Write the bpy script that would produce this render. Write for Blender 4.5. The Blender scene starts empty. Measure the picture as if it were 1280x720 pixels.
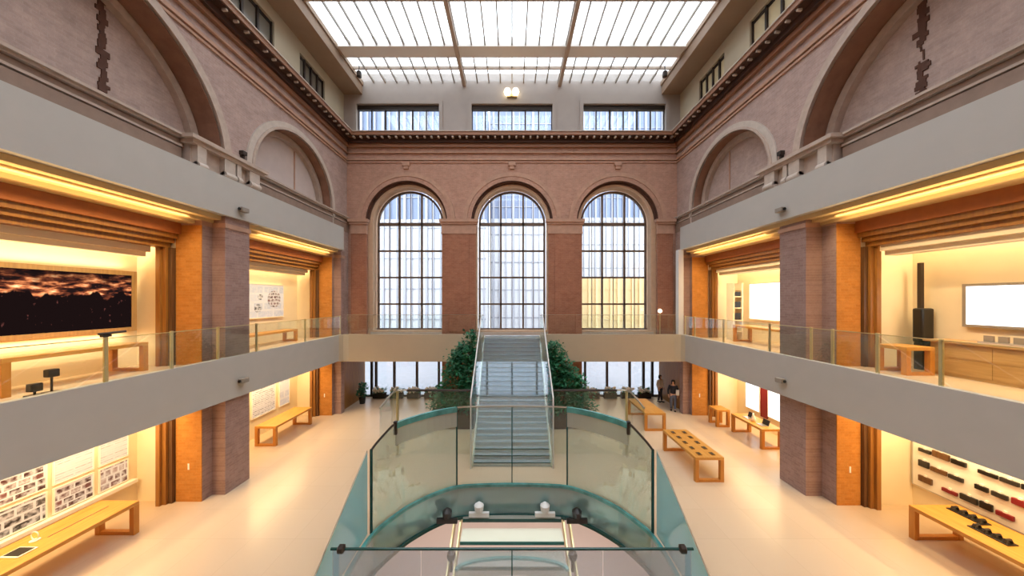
import bpy, bmesh, math, random
from mathutils import Vector
from mathutils.geometry import tessellate_polygon
random.seed(7)
PI = math.pi
sc = bpy.context.scene
C = bpy.context.collection

# ------------------------------------------------------------------ materials
def lin(c):
    if isinstance(c, str):
        c = tuple(int(c[i:i+2], 16) / 255 for i in (0, 2, 4))
        return tuple(x / 12.92 if x <= .04045 else ((x + .055) / 1.055) ** 2.4 for x in c)
    return c

def base_mat(name):
    m = bpy.data.materials.new(name); m.use_nodes = True
    return m, m.node_tree.nodes, m.node_tree.links, m.node_tree.nodes['Principled BSDF']

def mat(name, col, rough=.6, metal=0, var=.0, scale=6.0, spec=.5, bump=0., coat=0.):
    m, N, L, b = base_mat(name)
    c = lin(col) + (1,)
    b.inputs['Base Color'].default_value = c
    b.inputs['Roughness'].default_value = rough
    b.inputs['Metallic'].default_value = metal
    b.inputs['Specular IOR Level'].default_value = spec
    b.inputs['Coat Weight'].default_value = coat
    if var or bump:
        tc = N.new('ShaderNodeTexCoord'); nz = N.new('ShaderNodeTexNoise')
        nz.inputs['Scale'].default_value = scale; nz.inputs['Detail'].default_value = 6
        L.new(tc.outputs['Object'], nz.inputs['Vector'])
        if var:
            r = N.new('ShaderNodeValToRGB')
            r.color_ramp.elements[0].position = .3; r.color_ramp.elements[1].position = .7
            r.color_ramp.elements[0].color = tuple(x * (1 - var) for x in c[:3]) + (1,)
            r.color_ramp.elements[1].color = tuple(min(1, x * (1 + var)) for x in c[:3]) + (1,)
            L.new(nz.outputs['Fac'], r.inputs['Fac']); L.new(r.outputs['Color'], b.inputs['Base Color'])
        if bump:
            bp = N.new('ShaderNodeBump'); bp.inputs['Strength'].default_value = bump
            L.new(nz.outputs['Fac'], bp.inputs['Height']); L.new(bp.outputs['Normal'], b.inputs['Normal'])
    return m

def brick(name, c1, c2, mortar, axis):
    m, N, L, b = base_mat(name)
    tc = N.new('ShaderNodeTexCoord'); sp = N.new('ShaderNodeSeparateXYZ'); cb = N.new('ShaderNodeCombineXYZ')
    L.new(tc.outputs['Object'], sp.inputs[0])
    L.new(sp.outputs['Y' if axis == 'y' else 'X'], cb.inputs['X']); L.new(sp.outputs['Z'], cb.inputs['Y'])
    br = N.new('ShaderNodeTexBrick')
    br.inputs['Scale'].default_value = 1
    br.inputs['Brick Width'].default_value = .24; br.inputs['Row Height'].default_value = .085
    br.inputs['Mortar Size'].default_value = .008
    br.inputs['Color1'].default_value = lin(c1) + (1,); br.inputs['Color2'].default_value = lin(c2) + (1,)
    br.inputs['Mortar'].default_value = lin(mortar) + (1,)
    L.new(cb.outputs[0], br.inputs['Vector'])
    nz = N.new('ShaderNodeTexNoise'); nz.inputs['Scale'].default_value = 2.2; nz.inputs['Detail'].default_value = 12
    nz.inputs['Roughness'].default_value = .86
    L.new(tc.outputs['Object'], nz.inputs['Vector'])
    r = N.new('ShaderNodeValToRGB'); r.color_ramp.elements[0].position = .3; r.color_ramp.elements[1].position = .72
    r.color_ramp.elements[0].color = (.72, .72, .72, 1); r.color_ramp.elements[1].color = (1.2, 1.2, 1.2, 1)
    L.new(nz.outputs['Fac'], r.inputs['Fac'])
    mx = N.new('ShaderNodeMix'); mx.data_type = 'RGBA'; mx.blend_type = 'MULTIPLY'; mx.inputs[0].default_value = 1
    L.new(br.outputs['Color'], mx.inputs[6]); L.new(r.outputs['Color'], mx.inputs[7])
    L.new(mx.outputs[2], b.inputs['Base Color'])
    b.inputs['Roughness'].default_value = .85; b.inputs['Specular IOR Level'].default_value = .25
    bp = N.new('ShaderNodeBump'); bp.inputs['Strength'].default_value = .35; bp.inputs['Distance'].default_value = .01
    L.new(br.outputs['Fac'], bp.inputs['Height']); bp.invert = True
    L.new(bp.outputs['Normal'], b.inputs['Normal'])
    return m

def glass(name, tint, refl=(.9, .95, 1), f0=.04, fmax=.7, rough=.0, haze=0., hazecol=(.5, .6, .6)):
    m = bpy.data.materials.new(name); m.use_nodes = True
    N, L = m.node_tree.nodes, m.node_tree.links
    N.remove(N['Principled BSDF']); out = N['Material Output']
    tr = N.new('ShaderNodeBsdfTransparent'); tr.inputs[0].default_value = lin(tint) + (1,)
    gl = N.new('ShaderNodeBsdfGlossy'); gl.inputs['Color'].default_value = refl + (1,); gl.inputs['Roughness'].default_value = rough
    lw = N.new('ShaderNodeFresnel'); lw.inputs['IOR'].default_value = 1.5
    mr = N.new('ShaderNodeMath'); mr.operation = 'MINIMUM'; mr.inputs[1].default_value = fmax
    ad = N.new('ShaderNodeMath'); ad.operation = 'ADD'; ad.inputs[1].default_value = f0 - .04
    L.new(lw.outputs[0], ad.inputs[0]); L.new(ad.outputs[0], mr.inputs[0])
    mx = N.new('ShaderNodeMixShader')
    L.new(mr.outputs[0], mx.inputs[0])
    if haze:
        df = N.new('ShaderNodeBsdfDiffuse'); df.inputs[0].default_value = hazecol + (1,)
        m2 = N.new('ShaderNodeMixShader'); m2.inputs[0].default_value = haze
        L.new(tr.outputs[0], m2.inputs[1]); L.new(df.outputs[0], m2.inputs[2]); L.new(m2.outputs[0], mx.inputs[1])
    else:
        L.new(tr.outputs[0], mx.inputs[1])
    L.new(gl.outputs[0], mx.inputs[2]); L.new(mx.outputs[0], out.inputs[0])
    return m

def emit(name, col, s):
    m = bpy.data.materials.new(name); m.use_nodes = True
    N, L = m.node_tree.nodes, m.node_tree.links
    N.remove(N['Principled BSDF'])
    e = N.new('ShaderNodeEmission'); e.inputs[0].default_value = lin(col) + (1,); e.inputs[1].default_value = s
    L.new(e.outputs[0], N['Material Output'].inputs[0])
    return m

def wood(name, c1, c2, axis='y', rough=.45):
    m, N, L, b = base_mat(name)
    tc = N.new('ShaderNodeTexCoord'); mp = N.new('ShaderNodeMapping')
    mp.inputs['Scale'].default_value = {'y': (9, .8, 9), 'x': (.8, 9, 9), 'z': (9, 9, .6)}[axis]
    nz = N.new('ShaderNodeTexNoise'); nz.inputs['Scale'].default_value = 2.2; nz.inputs['Detail'].default_value = 7
    L.new(tc.outputs['Object'], mp.inputs[0]); L.new(mp.outputs[0], nz.inputs['Vector'])
    r = N.new('ShaderNodeValToRGB'); r.color_ramp.elements[0].position = .32; r.color_ramp.elements[1].position = .7
    r.color_ramp.elements[0].color = lin(c1) + (1,); r.color_ramp.elements[1].color = lin(c2) + (1,)
    L.new(nz.outputs['Fac'], r.inputs['Fac']); L.new(r.outputs['Color'], b.inputs['Base Color'])
    b.inputs['Roughness'].default_value = rough
    return m

M = {}
M['brick_y'] = brick('side brick', 'B59C93', 'AA9188', 'B3A098', 'y')
M['brick_x'] = brick('warm lit end brick', 'BB927E', 'B08672', 'B99887', 'x')  # same brick as the side walls, warm uplight put into the colour
M['pil'] = brick('warm glow pilaster brick', 'A9755C', '9C6850', 'A67C68', 'x')  # redder than the wall: warm glow from the galleries put into the colour
M['tymp'] = brick('infill brick', 'B9A39A', 'B09A90', 'B7A49B', 'y')
M['pier'] = brick('pier brick', 'A58880', '987B72', 'A38B82', 'y')
M['pier_x'] = brick('pier brick end', '9C7F76', '8F7269', '9A8278', 'x')
M['pier_orange'] = brick('amber brick', 'C98A44', 'BF7E38', 'C58846', 'x')  # pier brick pattern in a more orange colour
M['lintel'] = mat('burnt orange lintel', 'A8622C', .6, var=.08)
M['pale_infill'] = mat('pale plaster infill', 'C6B8B2', .85, var=.04, scale=3)
M['reveal'] = mat('red brown plaster', '8C6550', .8, var=.15, scale=3)
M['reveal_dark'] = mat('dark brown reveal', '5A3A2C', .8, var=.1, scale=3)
M['stone'] = mat('beige stone moulding', 'B5A294', .75, var=.1, scale=5)
M['stone_d'] = mat('brown stone band', '8C7566', .8, var=.1, scale=4)
M['stone_l'] = mat('pale stone moulding', 'BFB2A6', .75, var=.08, scale=5)
M['stone_warm'] = mat('tan stone', 'B48E78', .75, var=.1, scale=4)
M['cornice'] = mat('bronze cornice', '6E4733', .6, var=.15, scale=4)
M['fascia'] = mat('grey plaster fascia', 'B3AFA8', .7, var=.02, scale=2)
M['bridge'] = mat('warm lit bridge plaster', 'B8AA92', .7, var=.02, scale=2)  # grey fascia plaster with warm lamplight tinted into it
M['cream'] = mat('cream plaster', 'EBDDC0', .75, var=.02, scale=2)
M['soffit'] = mat('cream soffit', 'C9AC78', .7)
M['clere'] = mat('clerestory plaster', 'A89F98', .8, var=.03, scale=2)
M['clere_y'] = mat('clerestory side plaster', 'BDB49C', .8, var=.03, scale=2)
M['beam'] = mat('brown grey beam', '9C8570', .7, var=.05, scale=2)
M['white_metal'] = mat('pale painted metal', 'D8D6D2', .4)
M['dark_metal'] = mat('dark bronze metal', '3A312B', .45, .4)
M['win_frame'] = mat('brown bronze window frame', '6A5748', .5, .1)
M['bed'] = mat('dark brown bed moulding', '452B1E', .7)
M['corona'] = mat('brown corona', '94694E', .55)
M['roof_beam'] = mat('pale roof beam', 'E6E3DE', .6)
M['rib'] = mat('taupe roof rib', 'B3A292', .6)
M['jamb'] = mat('window lit jamb', 'CBAA8C', .7, var=.06, scale=4)  # jamb stone lightened, the glow of the windows is in its colour
M['steel'] = mat('brushed steel', 'C9C3B4', .3, .9)
M['brass'] = mat('pale brass', 'CDBE8C', .35, .6)
M['black'] = mat('black plastic', '15120F', .35)
M['charcoal'] = mat('charcoal plastic', '2B2826', .4)
M['white'] = mat('white plastic', 'F2F0EC', .4)
M['silver'] = mat('silver aluminium', 'C4C4C6', .3, .8)
M['grey'] = mat('grey plastic', '8E857A', .5)
M['red'] = mat('dark red print', '7A1A22', .5)
M['maple'] = wood('maple', 'C48737', 'D69C4C', 'y')
M['maple_z'] = wood('maple upright', 'BF7C2F', 'CC8B3B', 'z')
M['brown_wood'] = wood('brown wood', '8A5A2A', 'A3702F', 'z')
M['brown_wood_y'] = wood('brown wood rail', '6B4426', '8A5C34', 'y')
M['tan_wood'] = wood('tan wood', 'B29060', 'C6A46C', 'z')
M['dark_wood'] = wood('dark wood', '553A24', '6B4A2C', 'z')
M['dark_glass'] = mat('dim glass', '7A776C', .15)
M['blind'] = mat('cream blind', 'D8CDA6', .7)
M['oak'] = wood('oak counter', 'AD8550', 'C29A62', 'y')
M['leaf'] = mat('green leaves', '1F6B45', .5, var=.45, scale=2.5)
M['bark'] = mat('bark', '4A3626', .9, var=.2)
M['soil'] = mat('planter black', '1E1A18', .6)
M['flower'] = mat('white flowers', 'E6E2D8', .8, var=.15, scale=9)
M['tread'] = mat('window haze glass tread', '8FB0B8', .07, spec=.9, coat=.6)
M['tread_edge'] = mat('dark green glass edge', '1F4A44', .25)
M['teal'] = mat('teal glass edge', '4F8F8A', .12, spec=.8, var=.35, scale=3)
M['basement'] = mat('basement floor', 'CDBBB2', .35, var=.03, scale=1)
M['street'] = mat('pale pavement', '8B8D93', .8, var=.06, scale=2)
M['skin'] = mat('skin', 'C79A80', .6)
M['hair'] = mat('dark hair', '1B1512', .6)
M['navy'] = mat('dark navy cloth', '23232C', .8)
M['pale_cloth'] = mat('pale grey cloth', 'D9D6D2', .8)
M['jeans'] = mat('blue grey trousers', '5A6276', .85)
M['glass'] = glass('clear glass', 'FAFDFB', f0=.04, fmax=.22)
M['glass_win'] = glass('window glass', 'F2F5F8', f0=.04, fmax=.4)
M['glass_sky'] = glass('rooflight glass', 'F4F6F8', fmax=.3)
M['glass_green'] = glass('green screen glass', 'F2F8F3', (.93, 1, .98), f0=.05, fmax=.35, haze=.24, hazecol=(.92, .96, .84))
M['glass_clad'] = glass('teal cladding glass', 'DDEDEA', (.93, 1, .98), f0=.12, fmax=.6, haze=.34, hazecol=(.55, .82, .82))
M['glass_band'] = glass('frosted glass band', 'DDE4DA', (.9, 1, .97), f0=.06, rough=.1, haze=.4, hazecol=(.9, .88, .76))
M['glass_tread'] = glass('window haze glass tread', 'EEF6FA', (.95, .98, 1), f0=.1, fmax=.6, rough=.02, haze=.27, hazecol=(.72, .91, 1.0))  # blue-white window reflections put into the haze colour
M['glass_blue'] = glass('blue glass', 'D8F1F8', (.85, .97, 1), f0=.05, fmax=.3, haze=.36, hazecol=(.45, .86, 1))
M['glass_lav'] = glass('lavender glass', 'EEF2F8', (.92, .96, 1), f0=.05, fmax=.4, haze=.14, hazecol=(.74, .8, .92))
M['lamp'] = emit('warm lamp', 'FFE9C0', 2.2)
M['screen_white'] = emit('bright screen', 'F2F8FC', 1.15)
M['screen_warm'] = emit('bright warm screen', 'FFF6E8', 1.2)

def floor_mat():
    m, N, L, b = base_mat('polished beige stone floor')
    tc = N.new('ShaderNodeTexCoord')
    br = N.new('ShaderNodeTexBrick'); br.inputs['Scale'].default_value = 1; br.offset = 0
    br.inputs['Brick Width'].default_value = 1.2; br.inputs['Row Height'].default_value = 1.2
    br.inputs['Mortar Size'].default_value = .004
    br.inputs['Color1'].default_value = lin('D3BCA0') + (1,); br.inputs['Color2'].default_value = lin('D0B89C') + (1,)
    br.inputs['Mortar'].default_value = lin('C2AB90') + (1,)
    L.new(tc.outputs['Object'], br.inputs['Vector']); L.new(br.outputs['Color'], b.inputs['Base Color'])
    b.inputs['Roughness'].default_value = .25; b.inputs['Specular IOR Level'].default_value = .38
    return m
M['floor'] = floor_mat()

def tv_mat():
    m = bpy.data.materials.new('sunset skyline picture'); m.use_nodes = True
    N, L = m.node_tree.nodes, m.node_tree.links
    N.remove(N['Principled BSDF'])
    tc = N.new('ShaderNodeTexCoord'); sp = N.new('ShaderNodeSeparateXYZ'); L.new(tc.outputs['Generated'], sp.inputs[0])
    mp = N.new('ShaderNodeMapping'); mp.inputs['Scale'].default_value = (1, 7, 11)
    L.new(tc.outputs['Generated'], mp.inputs[0])
    nz = N.new('ShaderNodeTexNoise'); nz.inputs['Scale'].default_value = 1.5; nz.inputs['Detail'].default_value = 9
    L.new(mp.outputs[0], nz.inputs['Vector'])
    r = N.new('ShaderNodeValToRGB'); E = r.color_ramp.elements
    E[0].position = .42; E[0].color = (.004, .002, .002, 1); E[1].position = .74; E[1].color = (1, .62, .3, 1)
    e = E.new(.52); e.color = (.13, .03, .012, 1)
    e = E.new(.62); e.color = (.62, .2, .07, 1)
    L.new(nz.outputs['Fac'], r.inputs['Fac'])
    # cloud band: bright between the hill outline and the top third
    mp2 = N.new('ShaderNodeMapping'); mp2.inputs['Scale'].default_value = (0, 3.2, 0)
    L.new(tc.outputs['Generated'], mp2.inputs[0])
    n2 = N.new('ShaderNodeTexNoise'); n2.inputs['Scale'].default_value = 1.6; n2.inputs['Detail'].default_value = 5
    L.new(mp2.outputs[0], n2.inputs['Vector'])
    hill = N.new('ShaderNodeMath'); hill.operation = 'MULTIPLY_ADD'; hill.inputs[1].default_value = .8; hill.inputs[2].default_value = .2
    L.new(n2.outputs['Fac'], hill.inputs[0])
    d = N.new('ShaderNodeMath'); d.operation = 'SUBTRACT'; L.new(sp.outputs['Z'], d.inputs[0]); L.new(hill.outputs[0], d.inputs[1])
    band = N.new('ShaderNodeValToRGB'); B = band.color_ramp.elements
    B[0].position = .0; B[0].color = (0, 0, 0, 1); B[1].position = .42; B[1].color = (0, 0, 0, 1)
    q = B.new(.03); q.color = (1, 1, 1, 1)
    q = B.new(.2); q.color = (.75, .75, .75, 1)
    L.new(d.outputs[0], band.inputs['Fac'])
    mx = N.new('ShaderNodeMix'); mx.data_type = 'RGBA'; mx.blend_type = 'MULTIPLY'; mx.inputs[0].default_value = 1
    L.new(r.outputs['Color'], mx.inputs[6]); L.new(band.outputs['Color'], mx.inputs[7])
    # dim reddish lights of the town along the lower part
    mp3 = N.new('ShaderNodeMapping'); mp3.inputs['Scale'].default_value = (1, 34, 9)
    L.new(tc.outputs['Generated'], mp3.inputs[0])
    n3 = N.new('ShaderNodeTexNoise'); n3.inputs['Scale'].default_value = 1; n3.inputs['Detail'].default_value = 2
    L.new(mp3.outputs[0], n3.inputs['Vector'])
    r3 = N.new('ShaderNodeValToRGB'); r3.color_ramp.elements[0].position = .66; r3.color_ramp.elements[0].color = (.006, .003, .003, 1)
    r3.color_ramp.elements[1].position = .85; r3.color_ramp.elements[1].color = (.2, .06, .05, 1)
    L.new(n3.outputs['Fac'], r3.inputs['Fac'])
    ad = N.new('ShaderNodeMix'); ad.data_type = 'RGBA'; ad.blend_type = 'ADD'; ad.inputs[0].default_value = 1
    L.new(mx.outputs[2], ad.inputs[6]); L.new(r3.outputs['Color'], ad.inputs[7])
    em = N.new('ShaderNodeEmission'); em.inputs[1].default_value = .9
    L.new(ad.outputs[2], em.inputs[0]); L.new(em.outputs[0], N['Material Output'].inputs[0])
    return m
M['tv'] = tv_mat()

def print_mat(name, dark, light, bw, rh, lines=False, bias=0.):
    """backlit print: a grid of small pictures, or lines of text, on a pale sheet"""
    m, N, L, b = base_mat(name)
    tc = N.new('ShaderNodeTexCoord'); sp = N.new('ShaderNodeSeparateXYZ'); cb = N.new('ShaderNodeCombineXYZ')
    L.new(tc.outputs['Object'], sp.inputs[0]); L.new(sp.outputs['Y'], cb.inputs['X']); L.new(sp.outputs['Z'], cb.inputs['Y'])
    br = N.new('ShaderNodeTexBrick'); br.inputs['Scale'].default_value = 1; br.offset = .37; br.squash = 1.6; br.squash_frequency = 3
    br.inputs['Brick Width'].default_value = bw; br.inputs['Row Height'].default_value = rh
    br.inputs['Mortar Size'].default_value = rh * (.32 if lines else .12); br.inputs['Bias'].default_value = bias
    br.inputs['Color1'].default_value = lin(dark) + (1,); br.inputs['Color2'].default_value = lin(light) + (1,)
    br.inputs['Mortar'].default_value = lin('EFEDEB') + (1,)
    L.new(cb.outputs[0], br.inputs['Vector'])
    nz = N.new('ShaderNodeTexNoise'); nz.inputs['Scale'].default_value = 9; nz.inputs['Detail'].default_value = 4
    L.new(tc.outputs['Object'], nz.inputs['Vector'])
    r = N.new('ShaderNodeValToRGB'); r.color_ramp.elements[0].position = .4; r.color_ramp.elements[1].position = .62
    L.new(nz.outputs['Fac'], r.inputs['Fac'])
    mx = N.new('ShaderNodeMix'); mx.data_type = 'RGBA'; mx.inputs[7].default_value = lin('E9E6E4') + (1,)
    k = N.new('ShaderNodeMath'); k.operation = 'MULTIPLY'; k.inputs[1].default_value = .8
    L.new(r.outputs['Color'], k.inputs[0]); L.new(k.outputs[0], mx.inputs[0]); L.new(br.outputs['Color'], mx.inputs[6])
    dk = N.new('ShaderNodeMix'); dk.data_type = 'RGBA'; dk.blend_type = 'MULTIPLY'; dk.inputs[0].default_value = 1; dk.inputs[7].default_value = (.62, .64, .68, 1)
    L.new(mx.outputs[2], dk.inputs[6]); L.new(dk.outputs[2], b.inputs['Base Color']); L.new(mx.outputs[2], b.inputs['Emission Color'])
    b.inputs['Emission Strength'].default_value = .12
    b.inputs['Base Color'].default_value = (.3, .3, .3, 1)
    b.inputs['Roughness'].default_value = .4
    return m
M['print_a'] = print_mat('maroon photo print', '3A1518', '8A5A58', .22, .16)
M['print_b'] = print_mat('pale grey print', '9A9A9E', 'E6E4E4', .5, .07, True, .2)
M['print_c'] = print_mat('charcoal photo print', '1A1716', '6E6A66', .3, .2)
M['print_d'] = print_mat('red figure print', '5B2326', 'C9B4B0', .16, .2)
M['print_e'] = print_mat('white text print', '3E4148', 'D0CFCE', .6, .09, True)
M['print_f'] = print_mat('white pale blue print', 'C9CFDC', 'F0F0F2', .6, .4)

# ------------------------------------------------------------------ mesh tools
class MB:
    def __init__(s): s.v = []; s.f = []; s.mi = []; s.cur = 0
    def add(s, vs, fs):
        o = len(s.v); s.v += [tuple(p) for p in vs]
        for f in fs: s.f.append([o + i for i in f]); s.mi.append(s.cur)
        return s
    def box(s, x0, x1, y0, y1, z0, z1):
        if x0 > x1: x0, x1 = x1, x0
        if y0 > y1: y0, y1 = y1, y0
        vs = [(x, y, z) for z in (z0, z1) for y in (y0, y1) for x in (x0, x1)]
        return s.add(vs, [(0, 2, 3, 1), (4, 5, 7, 6), (0, 1, 5, 4), (2, 6, 7, 3), (0, 4, 6, 2), (1, 3, 7, 5)])
    def poly(s, loops, f, d0, d1):
        """flat polygon with holes, extruded between d0 and d1; f(u, v, d) -> point"""
        fl = [p for lp in loops for p in lp]; n = len(fl)
        tris = tessellate_polygon([[Vector((p[0], p[1], 0)) for p in lp] for lp in loops])
        vs = [f(u, v, d0) for u, v in fl] + [f(u, v, d1) for u, v in fl]
        fs = [tuple(t) for t in tris] + [tuple(n + i for i in reversed(t)) for t in tris]
        o = 0
        for lp in loops:
            k = len(lp)
            for i in range(k):
                a, b_ = o + i, o + (i + 1) % k
                fs.append((a, b_, n + b_, n + a))
            o += k
        return s.add(vs, fs)
    def tube(s, pts, r, n=8, caps=True, r1=None):
        pts = [Vector(p) for p in pts]; rings = []
        for i, p in enumerate(pts):
            t = (pts[min(i + 1, len(pts) - 1)] - pts[max(i - 1, 0)]).normalized()
            a = t.orthogonal().normalized() if abs(t.z) > .99 else t.cross(Vector((0, 0, 1))).normalized()
            b_ = t.cross(a).normalized()
            rr = r if r1 is None else r + (r1 - r) * i / (len(pts) - 1)
            rings.append([p + a * rr * math.cos(2 * PI * k / n) + b_ * rr * math.sin(2 * PI * k / n) for k in range(n)])
        vs = [q for rg in rings for q in rg]; fs = []
        for i in range(len(rings) - 1):
            for k in range(n):
                k2 = (k + 1) % n
                fs.append((i * n + k, i * n + k2, (i + 1) * n + k2, (i + 1) * n + k))
        if caps: fs.append(tuple(range(n))); fs.append(tuple((len(rings) - 1) * n + k for k in range(n)))
        return s.add(vs, fs)
    def lathe(s, prof, c=(0, 0, 0), n=20, axis='z'):
        vs = []; fs = []
        for r, z in prof:
            for k in range(n):
                a = 2 * PI * k / n
                p = (r * math.cos(a), r * math.sin(a), z)
                if axis == 'y': p = (p[0], p[2], p[1])
                if axis == 'x': p = (p[2], p[0], p[1])
                vs.append((c[0] + p[0], c[1] + p[1], c[2] + p[2]))
        for i in range(len(prof) - 1):
            for k in range(n):
                k2 = (k + 1) % n
                fs.append((i * n + k, i * n + k2, (i + 1) * n + k2, (i + 1) * n + k))
        fs.append(tuple(range(n))); fs.append(tuple((len(prof) - 1) * n + k for k in range(n)))
        return s.add(vs, fs)
    def wall(s, pts, z0, z1, t):
        """vertical sheet of thickness t along a plan polyline; z0/z1 numbers or lists"""
        P = [Vector((p[0], p[1])) for p in pts]; n = len(P)
        z0 = z0 if isinstance(z0, (list, tuple)) else [z0] * n
        z1 = z1 if isinstance(z1, (list, tuple)) else [z1] * n
        vs = []
        for i, p in enumerate(P):
            d = (P[min(i + 1, n - 1)] - P[max(i - 1, 0)]).normalized(); nn = Vector((-d.y, d.x)) * t / 2
            a, b_ = p + nn, p - nn
            vs += [(a.x, a.y, z0[i]), (a.x, a.y, z1[i]), (b_.x, b_.y, z1[i]), (b_.x, b_.y, z0[i])]
        fs = []
        for i in range(n - 1):
            o, q = i * 4, i * 4 + 4
            for k in range(4): fs.append((o + k, o + (k + 1) % 4, q + (k + 1) % 4, q + k))
        fs += [(0, 1, 2, 3), tuple((n - 1) * 4 + k for k in (3, 2, 1, 0))]
        return s.add(vs, fs)
    def build(s, name, m, parent=None, bevel=0, smooth=False, origin=None):
        me = bpy.data.meshes.new(name)
        off = Vector((0, 0, 0))
        if parent is not None: off = OFF[parent.name]
        elif origin is not None: off = Vector(origin)
        me.from_pydata([tuple(Vector(p) - off) for p in s.v], [], s.f)
        bm = bmesh.new(); bm.from_mesh(me)
        bmesh.ops.recalc_face_normals(bm, faces=bm.faces[:])
        bm.to_mesh(me); bm.free()
        ms = m if isinstance(m, (list, tuple)) else [m]
        for q in ms: me.materials.append(M[q] if isinstance(q, str) else q)
        if len(ms) > 1:
            for p, i in zip(me.polygons, s.mi): p.material_index = i
        if smooth:
            for p in me.polygons: p.use_smooth = True
        o = bpy.data.objects.new(name, me); C.objects.link(o)
        OFF[o.name] = off
        if parent is not None: o.parent = parent
        else: o.location = off
        if bevel:
            b_ = o.modifiers.new('bevel', 'BEVEL'); b_.width = bevel; b_.segments = 2; b_.limit_method = 'ANGLE'
        return o
OFF = {}

def tag(o, label, cat, group=None, kind=None):
    o['label'] = label; o['category'] = cat
    if group: o['group'] = group
    if kind: o['kind'] = kind
    return o

def thing(name, label, cat, loc, group=None, kind=None):
    o = bpy.data.objects.new(name, None); C.objects.link(o)
    o.location = loc; o.empty_display_size = .2
    OFF[o.name] = Vector(loc)
    return tag(o, label, cat, group, kind)

def struct(mb, name, m, label, cat, **k):
    return tag(mb.build(name, m, **k), label, cat, None, 'structure')

def dup(root, loc, label, group=None):
    """copy of a thing with copies of its parts and sub-parts"""
    r = root.copy(); C.objects.link(r); r.location = loc; r['label'] = label
    if group: r['group'] = group
    for ch in list(root.children):
        c = ch.copy(); C.objects.link(c); c.parent = r
        for g in ch.children:
            d = g.copy(); C.objects.link(d); d.parent = c
    return r

def arch(uc, half, v0, vs, r=None, n=28, z_of=None):
    r = half if r is None else r
    pts = [(uc - half, v0)]
    pts += [(uc - r * math.cos(PI * i / n), vs + r * math.sin(PI * i / n)) for i in range(n + 1)]
    pts.append((uc + half, v0))
    return pts

def arc_ring(uc, vs, r0, r1, n=28, drop=0.):
    a = [(uc - r1 * math.cos(PI * i / n), vs + r1 * math.sin(PI * i / n)) for i in range(n + 1)]
    b_ = [(uc - r0 * math.cos(PI * i / n), vs + r0 * math.sin(PI * i / n)) for i in range(n, -1, -1)]
    if drop: a = [(uc - r1, vs - drop)] + a + [(uc + r1, vs - drop)]; b_ = [(uc + r0, vs - drop)] + b_ + [(uc - r0, vs - drop)]
    return a + b_

def rect(u0, u1, v0, v1): return [(u0, v0), (u1, v0), (u1, v1), (u0, v1)]

# ------------------------------------------------------------------ dimensions (metres, camera above the origin)
EYE = 6.6
W, YB, YF = 10.1, 18.6, -4.0          # hall half width, end wall, wall behind
WS, YBR = 9.6, 17.2                   # balcony edge, bridge edge
XR = {-1: 12.3, 1: 12.9}              # back of the side rooms
SIDE = {-1: 'left', 1: 'right'}

# ------------------------------------------------------------------ floor, basement
half_well = [(0, 10.95), (1, 10.92), (1.96, 10.81), (2.7, 10.4), (3.33, 9.8), (3.6, 9.4), (3.82, 9.0), (3.98, 8.6), (4.04, 8.0), (4.02, 7.3), (3.98, 6.7)]
def smooth_line(p, k=4):
    out = []
    for i in range(len(p) - 1):
        p0, p1, p2, p3 = [Vector(p[max(0, min(len(p) - 1, j))]) for j in (i - 1, i, i + 1, i + 2)]
        for j in range(k):
            t = j / k
            out.append(tuple(.5 * ((2 * p1) + (p2 - p0) * t + (2 * p0 - 5 * p1 + 4 * p2 - p3) * t * t + (3 * p1 - p0 - 3 * p2 + p3) * t ** 3)))
    out.append(tuple(p[-1])); return out
full = [(-x, y) for x, y in reversed(half_well[1:])] + half_well
well = smooth_line(full, 4)
mb = MB(); mb.poly([rect(-13.2, 13.2, YF, 21.0), well], lambda u, v, d: (u, v, d), -1.05, 0)
struct(mb, 'floor', 'floor', 'pale beige polished stone floor of the hall', 'floor')
mb = MB().box(-9, 9, 0, 20, -4.4, -4.2); struct(mb, 'basement_floor', 'basement', 'pinkish floor of the level below the round opening', 'floor')
mb = MB().box(-9, 9, 19.8, 20, -4.2, -1.1).box(-9, -8.8, 0, 19.8, -4.2, -1.1).box(8.8, 9, 0, 19.8, -4.2, -1.1).box(-8.8, 8.8, 0, .2, -4.2, -1.1)
struct(mb, 'wall_basement', 'cream', 'cream walls of the level below', 'wall')

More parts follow.
